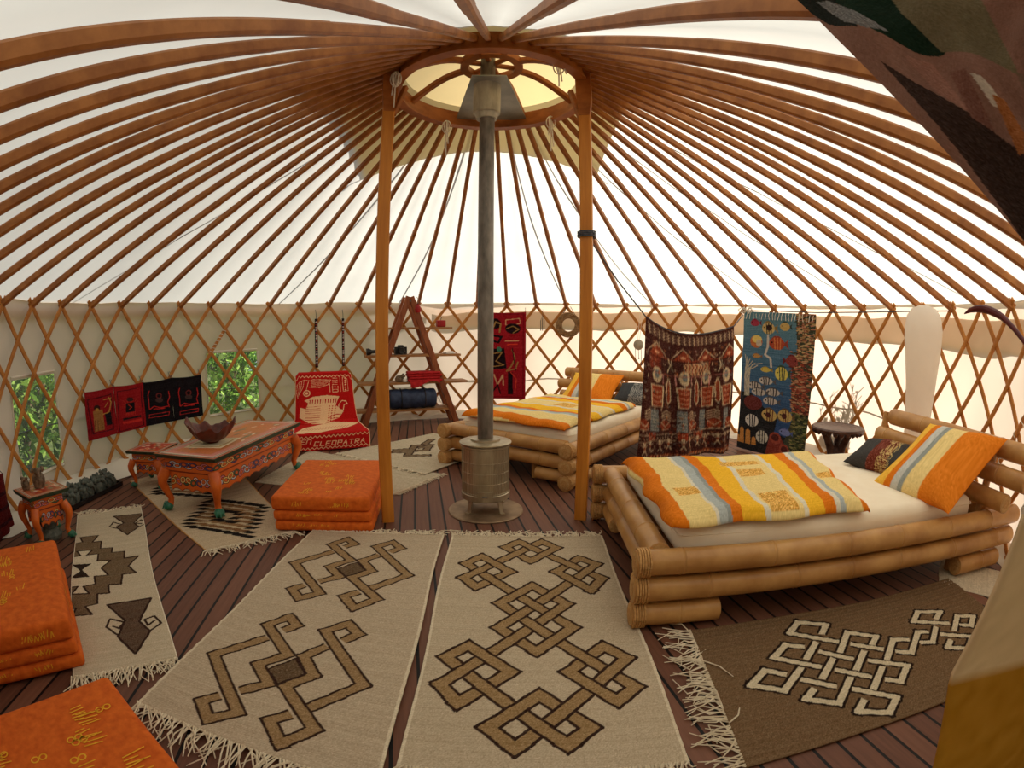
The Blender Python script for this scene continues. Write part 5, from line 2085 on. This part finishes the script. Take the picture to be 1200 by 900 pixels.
t = thing('tube_chime', 'small metal chime hung on the back lattice right of the long red cloth', 'wind chime', (.63, 3.35, 1.18), -.18)
for k in range(3):
    mb = MB()
    mb.tube([((k - 1) * .022, .0, 0), ((k - 1) * .022, 0, .14 + .02 * (k % 2))], .006, 7)
    mb.build('tube', M['pipe'], t)
mb = MB()
mb.tube([(-.022, 0, .14), (0, .01, .2), (.022, 0, .14)], .003, 5)
mb.tube([(0, 0, .16), (0, .02, .28)], .003, 5)
mb.build('string', M['cord'], t)

# ------------------------------------------------------------------ round carved table behind the near bed
t = thing('round_table', 'small round dark carved wooden table by the right wall, behind the near bed', 'table', (2.83, .07, .008), .3)
mb = MB()
mb.lathe([(.0, .470), (.20, .470), (.232, .476), (.236, .492), (.225, .502), (.212, .500), (.205, .496), (.16, .500), (.15, .496), (.09, .500), (.08, .497), (0, .499)], 48, cap=False)
mb.build('carved_top', M['table_wood'], t, 30)
mb = MB()
for k in range(24):
    a = 2 * PI * k / 24
    mb.lathe([(0, .44), (.018, .452), (.024, .472), (0, .474)], 8, c=(.205 * math.cos(a), .205 * math.sin(a), 0), cap=False)
mb.build('carved_border', M['table_wood'], t, 60)
for k in range(3):
    a = 2 * PI * k / 3 + .5
    mb = MB()
    pts = [(.13 * math.cos(a), .13 * math.sin(a), .475), (.06 * math.cos(a), .06 * math.sin(a), .34), (.05 * math.cos(a + .5), .05 * math.sin(a + .5), .22), (.14 * math.cos(a + .3), .14 * math.sin(a + .3), .06), (.19 * math.cos(a + .3), .19 * math.sin(a + .3), .0)]
    mb.tube(pts, [.03, .036, .028, .026, .03], 10)
    mb.build('leg', M['table_wood'], t, 60)
mb = MB()
mb.lathe([(0, .26), (.05, .27), (.06, .30), (.045, .34), (0, .35)], 16, cap=False)
mb.build('hub', M['table_wood'], t, 60)

# ------------------------------------------------------------------ white fabric lamp behind the near headboard
t = thing('fabric_lamp', 'tall white rounded fabric lamp standing behind the headboard of the near bed', 'lamp', (3.16, -.55, .008))
mb = MB()
mb.lathe([(.085, .05), (.092, .3), (.105, .66), (.125, .95), (.152, 1.22), (.155, 1.32), (.14, 1.42), (.10, 1.475), (.04, 1.50), (.0, 1.503)], 36, cap=False)
mb.build('fabric_shade', M['shade'], t, 180)
mb = MB()
mb.lathe([(0, 0), (.11, 0), (.11, .02), (.09, .05), (0, .05)], 30, cap=False)
mb.build('base', M['board'], t)

# ------------------------------------------------------------------ cloths beside the doorway, close to the lens
t = thing('door_curtain', 'cream canvas door curtain with a mustard band, close at the right edge of the doorway', 'curtain', (.35, -3.313, 0))
P = Paint(50, 150, [(0, 0), (1, 0), (1, 1), (0, 1)], (222, 196, 154), 3, 3)
P._put((P.v < .905) & (P.v > .60), (172, 122, 34), 4)


def pcu(u, v):
    return .0 + .40 * u + .03 * np.sin(u * 14 + v) * u * (1 - .4 * v), -.10 * u - .02 * np.sin(u * 14) * u - .016 * np.clip((v - .9) / .1, 0, 1) - .024 * np.clip((.905 - v) / .06, 0, 1), .012 + 1.153 * v + .03 * u * v


P.build('curtain_cloth', pcu, M['bed_paint'], t, thick=.004)
mb = MB()
mb.tube([(.0, -.016, 1.166), (.18, -.05, 1.18), (.40, -.115, 1.196)], .006, 6)
mb.build('hem_cord', M['rope'], t)


def p_scarf(P):
    P.C[:] = (138, 104, 90)
    P.poly([(925, -20), (1000, -20), (1008, 20), (1045, 62), (990, 45), (950, 18)], (38, 42, 38))
    P.poly([(1000, -40), (1055, -40), (1128, 74), (1095, 74), (1040, 56), (1008, 20)], (26, 44, 32))
    P.poly([(968, 4), (990, 6), (1074, 58), (1055, 63), (1022, 50)], (120, 122, 122), 16)
    P.poly([(1050, -40), (1150, -45), (1192, 86), (1122, 70), (1085, 25)], (112, 104, 80), 4)
    P.poly([(1060, 98), (1100, 124), (1150, 146), (1215, 195), (1215, 300), (1130, 185)], (58, 44, 38), 6)
    P.poly([(1085, 84), (1110, 82), (1150, 145), (1120, 130)], (150, 110, 96), 5)
    P.poly([(1130, 95), (1150, 100), (1170, 160), (1150, 150)], (124, 86, 74), 5)
    P.poly([(1155, 106), (1166, 110), (1188, 142), (1172, 138)], (196, 186, 170), 8)
    P.poly([(1172, 126), (1182, 128), (1205, 180), (1190, 182)], (156, 98, 56), 8)
    P.poly([(1190, 85), (1230, 80), (1235, 130), (1200, 120)], (124, 100, 84))


t = thing('door_scarf', 'sheer dusky cloth with dark green and grey bands, across the upper right corner', 'curtain', (0, 0, 0))
P = Paint(150, 150, [(930, -8), (1190, -45), (1235, 60), (1210, 290)], (140, 110, 96), 4, 5)
# pattern corners: u runs out of the picture to the right, v down along the slanting edge
EA, EB = Vector((.30, -3.172, 1.520)), Vector((.30, -3.352, 1.284))
EC, ED = Vector((.305, -3.384, 1.368)), Vector((.315, -3.365, 1.428))
p_scarf(P)


def psc(u, v):
    f = .006 * np.sin(u * 16 + v * 5) + .004 * np.sin(v * 17)
    q = [(1 - u) * (1 - v) * EA[i] + (1 - u) * v * EB[i] + u * v * EC[i] + u * (1 - v) * ED[i] for i in range(3)]
    return q[0] + f, q[1] + f * .5, q[2] - .012 * np.sin(v * PI) * (1 - u)


P.build('scarf_cloth', psc, M['sheer'], t)
for p, q in ((EA, Vector((.30, -3.2, 1.66))), (ED, Vector((.33, -3.36, 1.585)))):
    mb = MB()
    mb.tube([p, p.lerp(q, .5) + Vector((.004, 0, 0)), q], .003, 5)
    mb.build('tie', M['rope'], t)
mb = MB()
pts = [(.90, -2.816, 1.302), (.90, -2.830, 1.308), (.90, -2.848, 1.311), (.90, -2.864, 1.311), (.90, -2.88, 1.308), (.90, -2.896, 1.303), (.90, -2.91, 1.297), (.90, -2.926, 1.287), (.90, -2.94, 1.277), (.90, -2.966, 1.255), (.90, -3.0, 1.21), (.90, -3.03, 1.14), (.90, -3.04, 1.05)]
mb.tube(pts, [.001, .0045, .0065, .0075, .0075, .007, .006, .005, .0045, .0042, .004, .004, .004], 10)
tag(mb.build('curved_horn', M['horn']), 'dark red curved horn-like stick hanging at the right edge in front of the lattice', 'horn')

lr = wall_cloth('dark red woven cloth hanging low on the lattice at the far left edge', -2.09, -1.955, (.46, .40), (.03, .02), [(0, 0), (1, 0), (1, 1), (0, 1)], (92, 24, 24),
                lambda P: [P._put((P.v > a) & (P.v < a + .06), (60, 20, 26), 5) for a in (.15, .4, .65)], 14, (50, 70), R - .06, slack=.03)

# ------------------------------------------------------------------ outside the tent
mb = MB()
mb.add([(-14, -14, -.30), (14, -14, -.30), (14, 14, -.30), (-14, 14, -.30)], [(0, 1, 2, 3)])
struct(mb.build('ground', M['grass']))


def leaf_cloud(c, rad, n, size, cols, seed, stem=True):
    rs = np.random.RandomState(seed)
    d = rs.randn(n, 3)
    d /= np.linalg.norm(d, axis=1, keepdims=True)
    k = rs.rand(n, 1) ** .4
    lump = 1 + .22 * np.sin(d[:, :1] * 6 + seed) * np.sin(d[:, 2:] * 7 + 1)
    p = d * k * lump * np.array(rad)
    a = rs.randn(n, 3)
    a /= np.linalg.norm(a, axis=1, keepdims=True)
    b_ = np.cross(a, rs.randn(n, 3))
    b_ /= np.linalg.norm(b_, axis=1, keepdims=True)
    s = size * (.6 + .8 * rs.rand(n, 1))
    V = np.stack([p - a * s, p + b_ * s * .45, p + a * s, p - b_ * s * .45], 1).reshape(-1, 3)
    F = np.arange(4 * n).reshape(n, 4)
    col = lin(np.array(cols)[rs.randint(0, len(cols), n)])
    col = np.repeat(col * (.7 + .6 * rs.rand(n, 1)), 4, 0)
    return V, F, col


def bush(lab, cat, loc, rad, n, size, cols, seed, trunk=.06, name='leafy_bush'):
    t = thing(name, lab, cat, (loc[0], loc[1], -.30))
    zc = rad[2] + .15
    V, F, col = leaf_cloud(loc, rad, n, size, cols, seed)
    V = V + np.array([0, 0, zc])
    me = bpy.data.meshes.new('foliage')
    me.from_pydata([tuple(v) for v in V], [], [tuple(f) for f in F])
    at = me.color_attributes.new('Col', 'FLOAT_COLOR', 'POINT')
    at.data.foreach_set('color', np.concatenate([col, np.ones((len(col), 1))], 1).astype(np.float32).ravel())
    me.materials.append(M['leaf'])
    o = bpy.data.objects.new('foliage', me)
    COL.objects.link(o)
    o.parent = t
    mb = MB()
    rr = random.Random(seed)
    mb.tube([(0, 0, 0), (.02, .01, zc * .5), (0, 0, zc)], [trunk, trunk * .7, trunk * .4], 8)
    for k in range(7):
        a = rr.uniform(0, 6.28)
        mb.tube([(0, 0, zc * rr.uniform(.3, .7)), (rad[0] * .4 * math.cos(a), rad[1] * .4 * math.sin(a), zc * 1.05), (rad[0] * .8 * math.cos(a), rad[1] * .8 * math.sin(a), zc + rad[2] * rr.uniform(-.1, .6))], [trunk * .4, trunk * .3, trunk * .1], 6)
    mb.build('stem', M['twig'], t)
    return t


G1 = [(84, 124, 44), (120, 160, 62), (176, 206, 104), (60, 92, 36)]
G2_ = [(88, 118, 46), (118, 148, 60), (164, 188, 96), (66, 90, 38)]
bush('bright leafy green bush outside, seen through the right clear window', 'bush', (-4.15, 3.75), (1.15, 1.1, 1.0), 3600, .055, G1, 3)
bush('darker green bush outside, low behind the right clear window', 'bush', (-5.3, 6.0), (2.0, 1.8, 1.5), 2600, .07, G2_, 4)
bush('dark green bush outside, seen through the left clear window', 'bush', (-5.5, .75), (1.3, 1.4, .85), 3000, .07, G2_, 5)
bush('tall shading tree outside behind the bush of the left clear window', 'tree', (-7.9, 3.1), (2.4, 2.6, 2.0), 3200, .11, G2_, 6, .12, 'leafy_tree')

# a dry shrub pressed close to the sunny wall: its shadow falls on the canvas
t = thing('wild_shrub', 'spiky shrub outside the right wall, its shadow on the canvas above the round table', 'shrub', (3.70, 1.04, -.30), -.27)
rr = random.Random(12)
mb = MB()
for k in range(15):
    a = rr.uniform(0, 6.28)
    top = Vector((.10 * math.cos(a), .32 * math.sin(a), rr.uniform(.8, 1.35)))
    m1 = top * .5 + Vector((rr.uniform(-.03, .03), rr.uniform(-.05, .05), 0))
    mb.tube([(0, 0, 0), m1, top], [.014, .011, .006], 5)
    for q in range(13):
        p = m1.lerp(top, rr.random())
        mb.tube([p, p + Vector((rr.uniform(-.05, .05), rr.uniform(-.13, .13), rr.uniform(.03, .14)))], [.006, .003], 4)
mb.build('stems', M['twig'], t)
V, F, col = leaf_cloud((0, 0, 0), (.14, .27, .42), 800, .034, G2_, 21)
V = V + np.array([0, 0, .62])
me = bpy.data.meshes.new('foliage')
me.from_pydata([tuple(v) for v in V], [], [tuple(f) for f in F])
at = me.color_attributes.new('Col', 'FLOAT_COLOR', 'POINT')
at.data.foreach_set('color', np.concatenate([col, np.ones((len(col), 1))], 1).astype(np.float32).ravel())
me.materials.append(M['leaf'])
o = bpy.data.objects.new('foliage', me)
COL.objects.link(o)
o.parent = t

# ropes over the roof and round the wall, outside; the canvas shows their shadows
for k, (i0, i1, sd) in enumerate(((2, 6, 'first'), (9, 11, 'second'), (13, 14.4, 'third'), (18.6, 17.6, 'fourth'), (21.5, 19.5, 'fifth'), (25.5, 22, 'sixth'), (28.6, 24.5, 'seventh'), (32.4, 27, 'eighth'))):
    mb = MB()
    pts = []
    for q in range(13):
        s_ = q / 12
        a = phi_of(i0 + .4) + (phi_of(i1 + .4) - phi_of(i0 + .4)) * s_
        r_ = (R + .1) + (RC + .02 - R - .1) * s_
        pts.append(pol(r_, a, zroof(r_) + .068))
    pts.insert(0, pol(R + .16, phi_of(i0 + .4), HW - .2))
    mb.tube(pts, .0065, 5)
    tag(mb.build('roof_rope', M['cord']), 'thin rope lying over the roof canvas, %s from the left of those that show through' % sd, 'rope', 'ropes over the roof canvas')
mb = MB()
mb.tube([pol(RW + .03, -2.7 + 5.4 * k / 120, .56 + .01 * math.sin(k * .7)) for k in range(121)], .006, 5)
tag(mb.build('girth_rope', M['cord']), 'thin rope drawn round the outside of the wall canvas at mid height', 'rope')

# ------------------------------------------------------------------ camera: a fisheye lens
F_PX = 610.63
cp, sp = math.cos(.1127), math.sin(.1127)
cy, sy = math.cos(.0223), math.sin(.0223)
fwd = Vector((sy * cp, cy * cp, -sp))
rt = Vector((cy, -sy, 0))
up = rt.cross(fwd)
cr, sr = math.cos(.0071), math.sin(.0071)
rt, up = rt * cr + up * sr, up * cr - rt * sr
cam = bpy.data.objects.new('camera', bpy.data.cameras.new('camera'))
COL.objects.link(cam)
mw = Matrix.Identity(4)
for i in range(3):
    mw[i][0], mw[i][1], mw[i][2] = rt[i], up[i], -fwd[i]
mw.translation = Vector((.0835, -3.4815, 1.2481))
cam.matrix_world = mw
cd = cam.data
cd.type = 'PANO'
cd.sensor_fit = 'HORIZONTAL'
cd.sensor_width = 36.0
cd.clip_start = .02
cd.panorama_type = 'FISHEYE_LENS_POLYNOMIAL'
cd.fisheye_fov = math.radians(200)
cd.fisheye_polynomial_k0 = 0.0
cd.fisheye_polynomial_k1 = -(1200 / 36.0) / F_PX
cd.fisheye_polynomial_k2 = 0.0
cd.fisheye_polynomial_k3 = 0.0
cd.fisheye_polynomial_k4 = 0.0
SC.camera = cam

# ------------------------------------------------------------------ light
w = bpy.data.worlds.new('world')
SC.world = w
w.use_nodes = True
nt = w.node_tree
bg = nt.nodes['Background']
bg.inputs[0].default_value = (.86, .93, 1.0, 1)
bg.inputs[1].default_value = .62
sun = bpy.data.objects.new('sun', bpy.data.lights.new('sun', 'SUN'))
COL.objects.link(sun)
sun.data.energy = 13.0
sun.data.angle = math.radians(1.5)
sun.data.color = (1.0, .965, .91)
az, el = math.radians(60), math.radians(42)
dirv = Vector((math.sin(az) * math.cos(el), math.cos(az) * math.cos(el), math.sin(el)))
sun.rotation_euler = dirv.to_track_quat('Z', 'Y').to_euler()
SC.view_settings.view_transform = 'Standard'
SC.view_settings.look = 'None'
SC.view_settings.exposure = 0.0
SC.view_settings.gamma = 1.0
cy_ = SC.cycles
cy_.max_bounces = 8
cy_.diffuse_bounces = 5
cy_.transparent_max_bounces = 8
cy_.use_denoising = True
cy_.sample_clamp_indirect = 6.0
